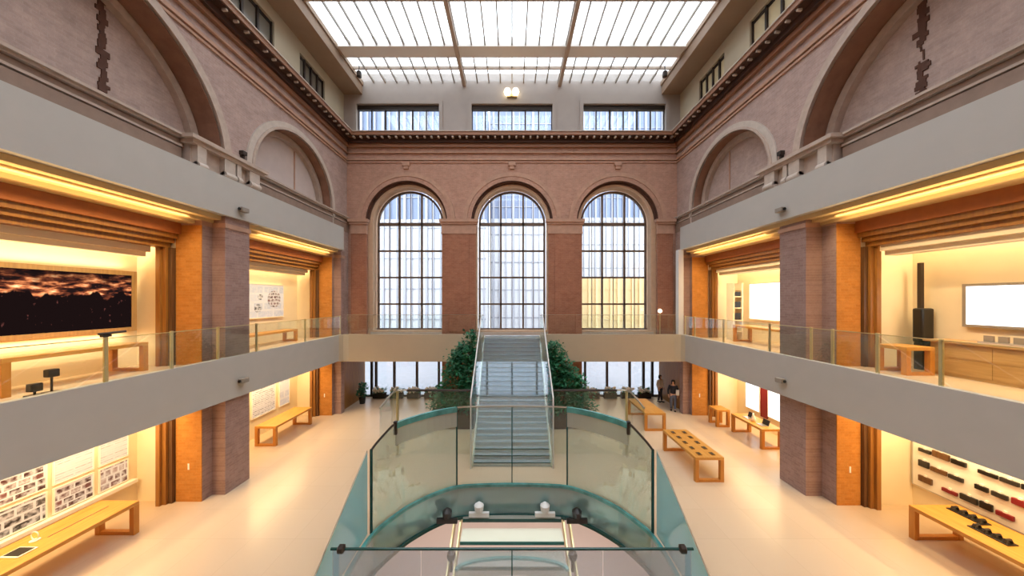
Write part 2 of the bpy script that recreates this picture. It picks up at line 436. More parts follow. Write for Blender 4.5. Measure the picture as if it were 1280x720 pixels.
# ------------------------------------------------------------------ side walls, piers, galleries
for s in (-1, 1):
    nm = SIDE[s]; xr = XR[s]
    fy = lambda u, v, d, s=s: (s * d, u, v)
    # upper brick wall with two blind arches
    LA = (6.9, 11.4, 3.7); SA = (14.37, 11.75, 2.55)
    mb = MB(); mb.poly([rect(YF, YB + .6, 9.6, 16.6), arch(LA[0], LA[2], 10.2, LA[1]), arch(SA[0], SA[2], 10.2, SA[1])], fy, W, W + .3)
    w = struct(mb, 'wall_' + nm, 'brick_y', 'tall pinkish brick upper wall with two blind arches, %s side' % nm, 'wall')
    for nme, (c, z, r), dep in (('large', LA, .9), ('small', SA, .62)):
        mb = MB(); mb.poly([arch(c, r + .35, 10.1, z), arch(c, r, 10.2, z)], fy, W + .3, W + dep + .2)
        mb.build('arch_reveal', 'reveal', w)
        mb = MB(); mb.poly([arch(c, r + .3, 10.1, z)], fy, W + dep, W + dep + .25); mb.build('arch_infill', 'pale_infill' if nme == 'small' and s < 0 else 'tymp', w)
        mb = MB(); mb.poly([arc_ring(c, z, r, r + .32, drop=1.2)], fy, W - .07, W + .04); mb.build('arch_moulding', 'stone_l' if nme == 'small' else 'stone', w)
        mb = MB(); mb.poly([arc_ring(c, z, r, r + .1, drop=1.2)], fy, W - .12, W + .02); mb.build('arch_bead', 'stone', w)
        mb = MB(); mb.poly([arc_ring(c, z, r - .28, r - .03, drop=1.2)], fy, W + dep - .22, W + dep + .02); mb.build('inner_ring', 'stone', w)
    # red brown soffit of the arches: a thin lining inside the front wall
    for c, z, r in (LA, SA):
        mb = MB(); mb.poly([arc_ring(c, z, r - .02, r + .01, drop=1.4)], fy, W + .001, W + .32); mb.build('arch_lining', 'reveal', w)
    # broken chase down the infill
    rnd = random.Random(11 + s)
    mb = MB(); zz = 12.2 if s < 0 else 12.1; yb = 8.15
    while zz < 15.0:
        h = rnd.uniform(.06, .16); wd = rnd.uniform(.05, .14) if not (s > 0 and 12.9 < zz < 13.4) else .015
        o = rnd.uniform(-.05, .05); mb.box(s * (W + .87), s * (W + .905), yb + o - wd, yb + o + wd, zz, zz + h + .01); zz += h
    mb.build('broken_chase', 'reveal_dark', w)
    mb = MB().tube([(s * (W + .6), 14.95, 11.8), (s * (W + .6), 14.95, 13.9)], .035, 6); mb.build('conduit', 'stone_warm', w)
    # string course with stepped profile
    mb = MB()
    for (a, z0, z1) in ((.1, 10.7, 11.2), (.12, 11.24, 11.3), (.15, 11.48, 11.55), (.22, 11.55, 11.62)):
        mb.cur = 1 if z0 < 11.1 else 0
        mb.box(s * (W - a), s * (W + .3), YF, 9.2, z0, z1).box(s * (W - a), s * (W + .3), 11.9, YB, z0, z1)
    mb.cur = 1; mb.box(s * (W - .06), s * (W + .3), YF, YB, 11.25, 11.46)
    t = struct(mb, 'trim_%d' % (1 if s < 0 else 2), ['stone', 'stone_d'], 'stone string course along the foot of the blind arches, %s wall' % nm, 'moulding')
    # impost between the two arches: shelf, volutes and pilaster stubs
    mb = MB().box(s * (W - .55), s * (W + .2), 9.1, 11.95, 11.5, 11.62).box(s * (W - .45), s * (W + .2), 9.2, 11.85, 11.38, 11.5)
    mb.box(s * (W - .25), s * (W + .2), 9.3, 11.75, 10.7, 11.38)
    cp = tag(mb.build('pier_capital', 'stone', origin=(s * W, 10.5, 10.72)), 'carved stone capital between the big and small blind arch, %s wall' % nm, 'capital', 'carved stone capitals', 'structure')
    for yy, wd, hh in ((9.5, .14, .62), (10.45, .2, .55), (10.8, .08, .55), (11.45, .22, .5)):
        b_ = MB().box(s * (W - .42), s * (W - .2), yy - wd, yy + wd, 11.38 - hh, 11.38)
        b_.lathe([(.02, -wd), (.12, -wd), (.12, wd), (.02, wd)], (s * (W - .38), yy, 11.38 - hh), 12, 'y')
        b_.build('volute', 'stone_l', cp)
    mb = MB().box(s * (W - .16), s * W, 11.25, 11.42, 12.0, 12.14).box(s * (W - .1), s * W, 11.29, 11.38, 11.85, 12.0)
    tag(mb.build('wall_bracket', 'dark_metal', origin=(s * W, 11.33, 11.85)), 'small dark bracket on the brick beside the small blind arch, %s wall' % nm, 'bracket')
    # frieze mouldings and cornice along the side wall
    mb = MB(); mb.box(s * (W - .1), s * W, YF, YB, 15.12, 15.24).box(s * (W - .06), s * W, YF, YB, 14.98, 15.06).box(s * (W - .12), s * W, YF, YB, 15.55, 15.62)
    struct(mb, 'trim_%d' % (3 if s < 0 else 4), 'stone_warm', 'raised frieze mouldings below the cornice, %s wall' % nm, 'moulding')
    mb = MB(); mb.cur = 0
    mb.box(s * (W - .15), s * W, YF, YB - .15, 15.95, 16.12).box(s * (W - .65), s * (W + .3), YF, YB - .65, 16.37, 16.6)
    mb.cur = 2; mb.box(s * (W - .3), s * (W + .3), YF, YB - .3, 16.12, 16.37).box(s * (W - .6), s * (W - .3), YF, YB - .6, 16.33, 16.37)
    mb.cur = 1; y = YF + .3
    mb.box(s * (W - .7), s * (W - .65), YF, YB - .7, 16.555, 16.6)
    while y < YB - .8:
        mb.box(s * (W - .58), s * (W - .42), y - .035, y + .035, 16.26, 16.33); y += .42
    struct(mb, 'cornice_' + nm, ['corona', 'stone_l', 'bed'], 'brown cornice with small blocks, %s side' % nm, 'cornice')
    # clerestory side wall with windows
    wins = [(3, 8.3), (9.6, 13.3), (14.9, 16.9)]
    mb = MB(); mb.poly([rect(YF, YB + .3, 16.6, 19.9)] + [rect(a, b_, 16.75, 18.75) for a, b_ in wins], fy, W + .3, W + .6)
    cw = struct(mb, 'wall_clerestory_' + nm, 'clere_y', 'plaster clerestory wall above the cornice, %s side' % nm, 'wall')
    for i, (a, b_) in enumerate(wins):
        f = MB(); n = 5 if i < 2 else 4
        f.box(s * (W + .42), s * (W + .52), a, b_, 18.62, 18.75).box(s * (W + .42), s * (W + .52), a, b_, 16.75, 16.85)
        for k in range(n + 1):
            yy = a + (b_ - a) * k / n; f.box(s * (W + .38), s * (W + .52), max(a, yy - .05), min(b_, yy + .05), 16.75, 18.75)
        wo = struct(f, 'window_%d' % ({-1: 1, 1: 4}[s] + i), 'dark_metal', 'clerestory window with dark bars in the %s wall, number %d from the rear' % (nm, i + 1), 'window')
        MB().box(s * (W + .46), s * (W + .475), a, b_, 16.75, 18.75).build('pane', 'dark_glass' if s < 0 else 'blind', wo)
    # roof edge beam
    mb = MB().box(s * 9.25, s * (W + .6), YF, YB + .3, 19.3, 19.95); mb.box(s * 9.18, s * 9.3, YF, YB + .3, 19.85, 20.05)
    struct(mb, 'beam_' + nm, 'beam', 'deep brown-grey roof edge beam under the skylight, %s side' % nm, 'beam')

    # gallery slabs
    mb = MB().box(s * WS, s * 13.2, YF, YBR, 3.21, 4.45).box(s * WS, s * (WS + .18), YF, YBR, 4.45, 4.65)
    mb.box(s * 10.3, s * 13.2, YBR, YB, 3.21, 4.45)
    struct(mb, 'balcony_slab_' + nm, 'fascia', 'grey first floor balcony slab with plain deep fascia, %s side' % nm, 'balcony')
    mb = MB().box(s * (WS + .18), s * xr, YF, YBR, 4.45, 4.47); struct(mb, 'floor_gallery_' + nm, 'floor', 'pale stone floor of the first floor gallery, %s side' % nm, 'floor')
    mb = MB().box(s * WS, s * 13.2, YF, YBR + .15, 9.45, 10.73)
    struct(mb, 'upper_slab_' + nm, 'fascia', 'grey plain band of the upper slab, %s side' % nm, 'slab')
    # golden soffit with stepped cornice moulding
    mb = MB().box(s * (WS + .25), s * 10.95, YF, YBR, 9.3, 9.45).box(s * (WS + .5), s * 10.95, YF, YBR, 9.2, 9.3).box(s * (WS + .75), s * 10.95, YF, YBR, 9.1, 9.2)
    struct(mb, 'trim_%d' % (5 if s < 0 else 6), 'soffit', 'stepped soffit moulding below the upper slab, %s side' % nm, 'moulding')
    # back wall of the side rooms
    mb = MB().box(s * xr, s * (xr + .3), YF, YB + .5, 0, 9.45)
    struct(mb, 'wall_room_' + nm, 'cream', 'cream back wall of the side rooms, %s side' % nm, 'wall')
    # piers
    PX = {-1: (9.72, 10.16, 11.0), 1: (9.9, 10.44, 11.2)}[s]
    for k, (y0, y1, st) in enumerate(((2.5, 3.5, .45), ((10.3, 11.25, .33) if s < 0 else (10.24, 11.24, .45)), (17.6, 17.95, .2))):
        x0_, x1_, x2_ = PX if k < 2 else (9.9, 10.3, 11.2)
        yc, hy = (y0 + y1) / 2, (y1 - y0) / 2
        ye = min(y1 + st, YB + .3)
        mb = MB().box(s * x0_, s * (x1_ + .02), y0, y1, 0, 9.45)
        mb.box(s * x1_, s * x2_, y0 - st, ye, 0, 9.45)
        o = struct(mb, 'pillar_%s' % nm, 'pier', 'brick pier, %s side, number %d from the rear' % (nm, k + 1), 'pillar')
        # amber brick colour on the returns that face the bays
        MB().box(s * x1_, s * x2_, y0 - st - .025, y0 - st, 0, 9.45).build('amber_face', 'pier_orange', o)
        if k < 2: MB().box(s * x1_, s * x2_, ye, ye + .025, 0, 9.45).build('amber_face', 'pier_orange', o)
        MB().box(s * (x0_ - .04), s * (x1_ + .02), y0 - .03, y1 + .03, 9.05, 9.2).box(s * (x1_ - .04), s * (x2_ + .02), y0 - st - .05, ye + .05, 9.05, 9.2).build('necking', 'stone_warm', o)
        xs = x1_ + .42
        MB().box(s * (xs - .025), s * (xs + .025), y0 - st - .032, y0 - st - .025, 1.05, 1.25).build('switch_plate', 'white', o)
        # cream partition behind the pier
        ya, yb_ = y0 - st, ye
        if k == 2: yb_ = YB + .4
        mb = MB().box(s * x2_, s * xr, ya, yb_, 0, 9.45)
        struct(mb, 'partition_%s' % nm, 'cream', 'cream cross wall behind pier number %d, %s side' % (k + 1, nm), 'wall')
    # brown timber frames of the bays, both floors, plus amber lintels
    n_ = 7 if s < 0 else 13
    for lv, (zf, zc) in enumerate(((0, 3.21), (4.45, 9.1))):
        FX = {-1: 10.8, 1: 11.0}[s]
        for bi, (a, b_) in enumerate(((3.98, 9.93 if s < 0 else 9.76), (11.72, 17.34))):
            f = MB(); f.cur = 0
            if lv == 1:
                f.cur = 4; f.box(s * FX, s * 11.25, a, b_, 8.75, zc + .05)
                f.cur = 0
                for q, (dx, z0, z1) in enumerate(((.0, 8.6, 8.75), (.12, 8.45, 8.6), (.24, 8.3, 8.45))): f.box(s * (FX + .1 + dx), s * (11.3 + dx), a, b_, z0, z1)
                f.cur = 2; f.box(s * 11.45, s * 11.8, a + .3, b_ - .3, 8.12, 8.32); f.box(s * 11.6, s * 12.0, a + .3, b_ - .3, 7.98, 8.14)
                top = 8.3
            else: top = 3.2
            f.cur = 0
            for q, (dx, wd) in enumerate(((.02, .08), (.14, .15), (.26, .22))):
                f.cur = 3 if q == 0 else 0
                f.box(s * (FX + .2 + dx), s * (FX + .33 + dx), b_ - wd, b_ + .03, zf, top)
                f.box(s * (FX + .2 + dx), s * (FX + .33 + dx), a - .05, a + wd, zf, top)
            struct(f, 'door_%d' % (n_ + lv * 2 + bi), ['brown_wood', 'pier_orange', 'cream', 'dark_wood', 'lintel'], 'stepped brown timber surround of the %s bay, %s floor, %s side' % (('rear', 'far')[bi], ('ground', 'upper')[lv], nm), 'door surround')

# ------------------------------------------------------------------ end wall with three tall arched windows
fx = lambda u, v, d: (u, d, v)
CX = (-6.46, 0, 6.46); ZS = 11.4
mb = MB(); mb.poly([rect(-W, W, 3.2, 16.6)] + [arch(c, 2.5, 4.4, ZS) for c in CX], fx, YB, YB + .32)
for x in (-3.23, 3.23): mb.box(x - .98, x + .98, YB, YB + .5, 0, 3.3)
bw = struct(mb, 'wall_back', 'brick_x', 'brick end wall, warm light in its colour, with three tall arched openings', 'wall')
mb = MB(); mb.poly([rect(-W, W, 4.4, 16.6)] + [arch(c, 2.2, 4.72, ZS) for c in CX], fx, YB + .32, YB + .95)
mb.build('inner_order', 'jamb', bw)
for c in CX:
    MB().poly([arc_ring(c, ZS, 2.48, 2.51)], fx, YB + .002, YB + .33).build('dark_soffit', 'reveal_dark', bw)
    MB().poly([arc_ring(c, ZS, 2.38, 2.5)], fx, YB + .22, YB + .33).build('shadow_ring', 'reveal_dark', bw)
    MB().poly([arc_ring(c, ZS, 2.75, 3.0)], fx, YB - .06, YB + .02).build('arch_moulding', 'stone_warm', bw)
    MB().poly([arc_ring(c, ZS, 2.5, 2.75)], fx, YB - .03, YB + .02).build('arch_band', 'brick_x', bw)
    mb = MB().box(c - .22, c + .22, YB - .14, YB, 14.78, 15.0).box(c - .14, c + .14, YB - .1, YB, 14.6, 14.78)
    mb.build('keystone', 'stone_warm', bw)
# pilasters (full height of the wall) with capitals
for x, hw in ((-9.32, .46), (-3.23, 1.02), (3.23, 1.02), (9.32, .46)):
    mb = MB().box(x - hw, x + hw, YB - .14, YB, 0 if hw > .6 else 4.45, 11.45)
    p = tag(mb.build('wall_pilaster', 'pil', origin=(x, YB, 0 if hw > .6 else 4.45)), 'flat brick pilaster between or beside the tall windows, centred %s' % {-9.32: 'in the left corner', -3.23: 'left of the middle window', 3.23: 'right of the middle window', 9.32: 'in the right corner'}[x], 'pilaster', 'pilasters of the end wall', 'structure')
    if hw > .6:
        MB().box(x - .62, x + .62, YB - .18, YB - .13, 4.7, 10.6).build('raised_panel', 'pil', p)
    mb = MB()
    for e, z0, z1 in ((.04, 10.62, 10.72), (.02, 10.72, 11.2), (.09, 11.2, 11.32), (.15, 11.32, 11.5)):
        mb.box(x - hw - e, x + hw + e, YB - .14 - e, YB + .02, z0, z1)
    mb.build('capital', 'stone_warm', p)
# frieze and cornice of the end wall
mb = MB().box(-W, W, YB - .1, YB, 15.12, 15.24).box(-W, W, YB - .06, YB, 14.98, 15.06).box(-W, W, YB - .12, YB, 15.55, 15.62)
struct(mb, 'trim_20', 'stone_warm', 'raised frieze mouldings across the end wall', 'moulding')
mb = MB(); mb.box(-W + .12, W - .12, YB - .15, YB, 15.9, 16.1).box(-W, W, YB - .65, YB + .5, 16.37, 16.6)
mb.cur = 2; mb.box(-W + .3, W - .3, YB - .3, YB, 16.1, 16.37).box(-W + .6, W - .6, YB - .6, YB - .3, 16.33, 16.37)
mb.cur = 1; mb.box(-W + .7, W - .7, YB - .7, YB - .65, 16.555, 16.6); x = -9.4
while x < 9.5: mb.box(x - .05, x + .05, YB - .6, YB - .42, 16.25, 16.33); x += .42
struct(mb, 'cornice_back', ['corona', 'stone_l', 'bed'], 'brown cornice with small blocks across the end wall', 'cornice')
# clerestory of the end wall
cwins = [(-9.6, -4.5), (-2.5, 2.5), (4.4, 9.5)]
mb = MB(); mb.poly([rect(-W - .6, W + .6, 16.6, 20.6)] + [rect(a, b, 16.8, 18.7) for a, b in cwins], fx, YB + .2, YB + .6)
struct(mb, 'wall_clerestory_back', 'clere', 'grey plaster wall above the cornice with three wide windows', 'wall')
mb = MB()
for a, b in cwins: mb.box(a - .22, b + .22, YB + .12, YB + .2, 18.7, 18.9).box(a - .22, a, YB + .12, YB + .2, 16.6, 18.7).box(b, b + .22, YB + .12, YB + .2, 16.6, 18.7)
struct(mb, 'trim_21', 'clere', 'plain raised surrounds of the clerestory windows', 'moulding')
for i, (a, b) in enumerate(cwins):
    f = MB().box(a, b, YB + .3, YB + .48, 18.42, 18.7).box(a, b, YB + .36, YB + .46, 16.8, 16.9)
    for k in range(7):
        xx = a + (b - a) * k / 6; wd = .05 if k % 2 == 0 else .035
        f.box(max(a, xx - wd), min(b, xx + wd), YB + .36, YB + .46, 16.8, 18.6)
    wo = struct(f, 'window_%d' % (7 + i), 'dark_metal', 'wide clerestory window above the cornice, %s of the three in the end wall' % ('left', 'middle', 'right')[i], 'window')
    MB().box(a, b, YB + .40, YB + .415, 16.8, 18.6).build('pane', 'glass_win', wo)
# tall windows
YG = 19.42
for i, c in enumerate(CX):
    f = MB(); f.poly([arch(c, 2.12, 4.62, ZS, 2.12), arch(c, 2.0, 4.8, ZS, 2.0)], fx, YG - .07, YG + .07)
    for mx in (-.71, .71):
        f.box(c + mx - .055, c + mx + .055, YG - .07, YG + .07, 4.7, ZS + math.sqrt(2.05 ** 2 - mx ** 2))
    for mx in (-1.36, 0, 1.36):
        f.box(c + mx - .018, c + mx + .018, YG - .03, YG + .03, 4.7, ZS + math.sqrt(2.05 ** 2 - mx ** 2))
    for z, h in ((6.34, .055), (8.03, .055), (9.72, .055), (ZS + .02, .1)):
        f.box(c - 2.05, c + 2.05, YG - .07, YG + .07, z - h, z + h)
    f.box(c - 2.15, c + 2.15, YG - .1, YG + .1, 4.6, 4.8)
    wo = struct(f, 'window_%d' % (10 + i), 'win_frame', 'tall arched window with dark glazing bars, %s of the three' % ('left', 'middle', 'right')[i], 'window')
    MB().poly([arch(c, 2.05, 4.7, ZS)], fx, YG - .008, YG + .008).build('pane', 'glass_win', wo)
    MB().box(c - 2.3, c + 2.3, YB + .2, YG + .1, 4.4, 4.62).build('window_sill', 'stone_l', wo)
for s in (-1, 1):
    mb = MB().box(s * 10.02, s * 13.2, 17.96, YB + .34, 3.3, 10.9)
    struct(mb, 'wall_corner_' + SIDE[s], 'brick_y', 'narrow pinkish brick strip in the %s corner beside the end wall' % SIDE[s], 'wall')
# bridge across the end of the hall
mb = MB().box(-WS - .7, WS + .7, YBR, YB, 3.11, 4.45).box(-WS, -1.6, YBR, YBR + .18, 4.45, 4.65).box(1.6, WS, YBR, YBR + .18, 4.45, 4.65)
for s in (-1, 1):
    mb.poly([[(s * WS, YBR), (s * (WS - .35), YBR), (s * (WS - .1), YBR - .1), (s * WS, YBR - .35)]], lambda u, v, d: (u, v, d), 3.18, 4.65)
struct(mb, 'bridge_slab', 'bridge', 'grey footbridge slab across the end wall, between the two balconies', 'bridge')
mb = MB().box(9.42, 9.72, YBR + .0, YBR + .3, 4.65, 9.45)
tag(mb.build('white_post', 'white_metal', origin=(9.57, YBR + .15, 4.65), bevel=.02), 'slim white post from the bridge up to the upper slab, in the right corner', 'post', None, 'structure')
# entrance recess on the ground floor: ceiling, side walls, glazing
mb = MB().box(-W - .5, W + .5, YB + .32, 21.0, 3.35, 4.4); struct(mb, 'ceiling_entrance', 'cream', 'ceiling of the entrance recess below the bridge', 'ceiling')
for s in (-1, 1):
    mb = MB().box(s * W, s * (W + .4), 17.9, 20.9, 0, 3.35)
    struct(mb, 'wall_entrance_' + SIDE[s], 'brown_wood', 'brown timber side wall of the entrance recess, %s side' % SIDE[s], 'wall')
f = MB(); f.box(-W, W, 20.75, 20.9, 3.1, 3.35).box(-W, W, 20.75, 20.9, 0, .12)
for x in [-9.6, -9.3, -8.05, -6.5, -5.0, -3.4, -1.7, 0, 1.7, 3.4, 5.0, 6.5, 8.05, 9.0, 9.6]: f.box(x - .07, x + .07, 20.74, 20.9, 0, 3.2)
sf = struct(f, 'door_20', 'dark_metal', 'dark framed glass shopfront at the back of the entrance recess', 'shopfront')
MB().box(-W, W, 20.81, 20.825, .1, 3.15).build('pane', 'glass_win', sf)

# ------------------------------------------------------------------ skylight
f = MB(); f.cur = 0
for x in (-2.95, 2.95): f.box(x - .1, x + .1, YF, YB + .2, 19.8, 20.25)
for y in (-1, 4.2, 9.0, 13.45): f.box(-9.25, 9.25, y - .1, y + .1, 19.9, 20.2)
f.box(-9.25, 9.25, 17.55, 17.63, 19.95, 20.1)
sk = struct(f, 'skylight', 'rib', 'glass roof over the hall with thin parallel bars', 'skylight')
MB().box(-9.3, 9.3, 16.0, 16.75, 19.95, 20.45).build('cross_beam', 'roof_beam', sk)
f = MB(); n = 26
for k in range(n + 1):
    x = -9.25 + 18.5 * k / n; f.box(x - .03, x + .03, YF, YB + .2, 20.0, 20.14)
f.build('glazing_bars', 'grey', sk)
MB().box(-9.3, 9.3, YF, YB + .2, 20.12, 20.14).build('glass_sheet', 'glass_sky', sk)
# wall behind the camera
mb = MB().box(-13.2, 13.2, YF - .3, YF, -1, 20.6); struct(mb, 'wall_rear', 'brick_x', 'brick wall behind the viewer', 'wall')

# ------------------------------------------------------------------ outside
mb = MB().box(-40, 40, 20.9, 70, -.25, -.02); struct(mb, 'street', 'street', 'pale pavement outside the entrance', 'street')
def facade_mat():
    m, N, L, b = base_mat('pale tower facade')
    return m
M['facade'] = mat('pale tower stone', 'D9D7D4', .8)
M['facade_glass'] = mat('pale blue tower glazing', 'B4BDCE', .3)
M['facade_warm'] = mat('honey stone', 'CDB384', .8)
M['tower_low'] = mat('pale tower panels', 'CFD0D3', .6)
M['tower_high'] = mat('blue grey tower glazing', '76849F', .4)
M['fin'] = mat('grey tower fins', '9A9CA4', .6)
for name, x0, x1, y0, z1, fm, lab in (('office_tower', -26, -3.4, 40, 33, 'tower_low', 'pale office tower with thin upright fins outside the left window'),
                                    ('office_tower', -3.2, 7.5, 44, 35.5, 'tower_low', 'pale office tower with thin upright fins outside the middle window'),
                                    ('office_tower', 7.7, 30, 40, 9.6, 'facade_warm', 'low honey-coloured stone block outside the right window'),
                                    ('office_tower', 8, 34, 52, 40.5, 'tower_low', 'pale tower behind the honey-coloured block')):
    t = thing(name, lab, 'building', ((x0 + x1) / 2, y0, -.02))
    zs = min(z1, 17.2 + (y0 - 40) * .29)
    MB().box(x0, x1, y0, y0 + 6, -.02, zs).build('tower_body', fm, t)
    if z1 > zs: MB().box(x0, x1, y0 + .02, y0 + 5.9, zs, z1).build('upper_floors', 'tower_high', t)
    f = MB(); x = x0 + .4; k = 0
    while x < x1: f.box(x, x + (.14 if k % 3 else .3), y0 - .3, y0, -.02, z1); x += .95; k += 1
    f.build('upright_fins', 'fin' if fm == 'tower_low' else fm, t)
    f = MB(); z = 4
    while z < z1: f.box(x0, x1, y0 - .12, y0, z, z + .12); z += 4
    f.build('floor_bands', 'fin' if fm == 'tower_low' else fm, t)

# ------------------------------------------------------------------ glass balustrades of the balconies
for s in (-1, 1):
    nm = SIDE[s]
    t = thing('glass_balustrade', 'clear glass balustrade with slim posts along the %s balcony' % nm, 'balustrade', (s * 9.65, 8, 4.65), 'glass balustrades')
    ys = ([0.5, 3.0, 5.2, 7.23, 8.63, 9.99, 11.5, 14.2, 17.1], [0.5, 3.0, 5.2, 6.9, 8.1, 9.24, 9.9, 11.5, 14.0, 16.2, 17.1])[s > 0]
    for a, b in zip(ys[:-1], ys[1:]):
        bx_ = 9.62 if s < 0 else 9.7
        MB().box(s * bx_, s * (bx_ + .015), a + .03, b - .03, 4.62, 5.68).build('glass_panel', 'glass', t)
    for y in ys[1:]:
        MB().box(s * (bx_ + .02), s * (bx_ + .07), y - .035, y + .035, 4.64, 5.72).build('post', 'brass', t, bevel=.008)
    MB().box(s * (bx_ - .005), s * (bx_ + .02), .5, 17.1, 5.68, 5.70).build('top_edge', 'brass', t)
t = thing('glass_balustrade', 'clear glass balustrade on the footbridge below the tall windows', 'balustrade', (0, YBR + .08, 4.65), 'glass balustrades')
for a, b in ((-9.4, -7.6), (-7.6, -5.6), (-5.6, -3.6), (-3.6, -1.7), (1.7, 3.6), (3.6, 5.6), (5.6, 7.6), (7.6, 9.35)):
    MB().box(a + .02, b - .02, YBR + .08, YBR + .095, 4.62, 5.75).build('glass_panel', 'glass', t)
    MB().box(a + .02, b - .02, YBR + .075, YBR + .1, 5.75, 5.77).build('top_edge', 'steel', t)

# ------------------------------------------------------------------ main glass staircase
ST0, ST1, NT = 12.05, 17.2, 26
t = thing('glass_staircase', 'broad glass staircase rising from the floor to the footbridge', 'staircase', (0, ST0, 0))
rise, run = 4.6 / NT, (ST1 - ST0) / NT
for k in range(NT):
    y = ST0 + run * k; z = rise * (k + 1)
    tr = MB().box(-1.52, 1.52, y - .02, y + run - .02, z - .03, z).box(-1.52, 1.52, y - .01, y + .005, z - rise, z - .03).build('tread', 'glass_tread', t)
    MB().box(-1.52, 1.52, y - .03, y - .02, z - .035, z + .002).build('nosing', 'tread_edge' if k < 3 else 'glass_tread', tr)  # lowest nosings dark: darker reflections put into the colour
for s in (-1, 1):
    p = MB().poly([[(ST0 - .15, 0), (ST0 + .15, 0), (ST1, 4.2), (ST1, 5.75), (ST1 - 1.2, 5.75), (ST0 - .15, 2.75)]], lambda u, v, d, s=s: (s * d, u, v), 1.6, 1.63).build('side_panel', 'glass', t)
    MB().tube([(s * 1.615, ST0 - .16, .0), (s * 1.615, ST0 - .16, 2.76), (s * 1.615, ST1 - 1.2, 5.77), (s * 1.615, ST1, 5.77)], .028, 6).build('handrail', 'white_metal', t)
    MB().poly([[(ST0 - .1, .02), (ST0 + .2, .02), (ST1, 4.3), (ST1, 4.56), (ST0 - .1, .3)]], lambda u, v, d, s=s: (s * d, u, v), 1.53, 1.57).build('stringer', 'glass_green', t)

# ------------------------------------------------------------------ curved glass screen round the well
scr = thing('curved_glass_screen', 'tall curved greenish glass screen standing round the floor opening', 'screen', (0, 10.9, 0))
def sub(line, x0, x1): return [p for p in line if x0 - 1e-6 <= p[0] <= x1 + 1e-6]
back = [p for p in well if p[1] >= 8.55]
ctr = sub(back, -1.97, 1.97)
MB().wall(ctr, 0.0, 2.78, .03).build('centre_pane', 'glass', scr)
MB().wall(ctr, 2.76, 2.8, .05).build('top_rail', 'steel', scr)
for s in (-1, 1):
    seg = [p for p in back if s * p[0] >= 1.95]
    if s < 0: seg = seg[::-1]
    seg = sorted(seg, key=lambda p: -p[1])
    hi = [2.78 if p[1] >= 9.35 else 2.78 - .43 * (9.35 - p[1]) / .75 for p in seg]
    n1 = len([p for p in seg if p[1] >= 9.35])
    MB().wall(seg, 0.0, hi, .03).build('side_pane', 'glass_green', scr)
    MB().wall(seg[:n1], 2.1, 2.62, .05).build('frosted_band', 'glass_band', scr)
    MB().wall(seg[:n1], 2.62, 2.8, .09).build('teal_cap', 'teal', scr)
    MB().tube([(p[0], p[1], h) for p, h in zip(seg[n1 - 1:], hi[n1 - 1:])], .035, 6).build('end_rail', 'dark_metal', scr)
    p = seg[-1]; MB().box(p[0] - .03, p[0] + .03, p[1] - .03, p[1] + .03, 0, 2.38).build('end_post', 'tread_edge', scr)
    p = seg[n1 - 1]; MB().box(p[0] - .05, p[0] + .05, p[1] - .05, p[1] + .05, 2.45, 2.85).build('clamp', 'dark_metal', scr)
    p = (s * 1.96, 10.81); MB().box(p[0] - .025, p[0] + .025, p[1] - .025, p[1] + .025, 0, 2.8).build('joint', 'tread_edge', scr)
MB().box(-.018, .018, 10.93, 10.97, 0, 2.78).build('joint', 'tread_edge', scr)
# glazed edge of the opening
rim = thing('opening_edge', 'teal glass cladding round the edge of the floor opening', 'cladding', (0, 10.9, -1.06), None, 'structure')
inner = [(p[0] * .99, 6.7 + (p[1] - 6.7) * .99) for p in well if p[1] > 6.75]
MB().wall(inner, -1.08, -.06, .05).build('glass_cladding', 'glass_clad', rim)
inner2 = [(p[0] * .985, 6.7 + (p[1] - 6.7) * .985) for p in well if p[1] > 6.75]
MB().wall(inner2, -.06, .03, .1).build('upper_bead', 'teal', rim)
MB().wall(inner2, -1.14, -1.04, .14).build('lower_bead', 'tread_edge', rim)
for x in (-1.15, 1.15, -2.2, 2.2):
    y = 10.6 if abs(x) < 2 else 10.3
    MB().lathe([(.02, 0), (.15, .02), (.17, .2), (.05, .3)], (x, y, -.75), 10).box(x - .35, x + .35, y - .05, y + .05, -.95, -.8).build('floodlight', 'charcoal' if abs(x) > 2 else 'white', rim)
# front screen with the long rail, side fins
t = thing('front_glass_screen', 'low bluish glass screen with long dark rail in front of the floor opening', 'screen', (0, 6.68, 0))
for a, b in ((-3.95, -2), (-2, 0), (0, 2), (2, 3.95)): MB().box(a + .01, b - .01, 6.67, 6.69, -.3, 1.11).build('glass_panel', 'glass_lav', t)
MB().tube([(-3.98, 6.68, 1.13), (3.98, 6.68, 1.13)], .028, 8).build('rail', 'tread_edge', t)
MB().box(-.012, .012, 6.66, 6.70, -.3, 1.12).build('joint', 'tread_edge', t)
for s in (-1, 1):
    MB().lathe([(.02, -.09), (.09, -.05), (.09, .05), (.02, .09)], (s * 3.75, 6.68, 1.13), 10, 'x').build('rail_bracket', 'dark_metal', t)
    f = tag(MB().poly([[(8.58, .0), (8.58, 2.33), (6.7, 1.12), (6.2, .8), (6.2, 0)]], lambda u, v, d, s=s: (s * d, u, v), 4.08, 4.105).build('glass_fin', 'glass_blue', origin=(s * 4.09, 7.4, 0)),
            'blue tinted sloping glass fin beside the floor opening, %s side' % SIDE[s], 'glass panel', 'sloping glass fins')
    MB().tube([(s * 4.09, 8.58, 2.35), (s * 4.09, 6.7, 1.14), (s * 4.09, 6.2, .82)], .018, 6).build('edge_strip', 'steel', f)
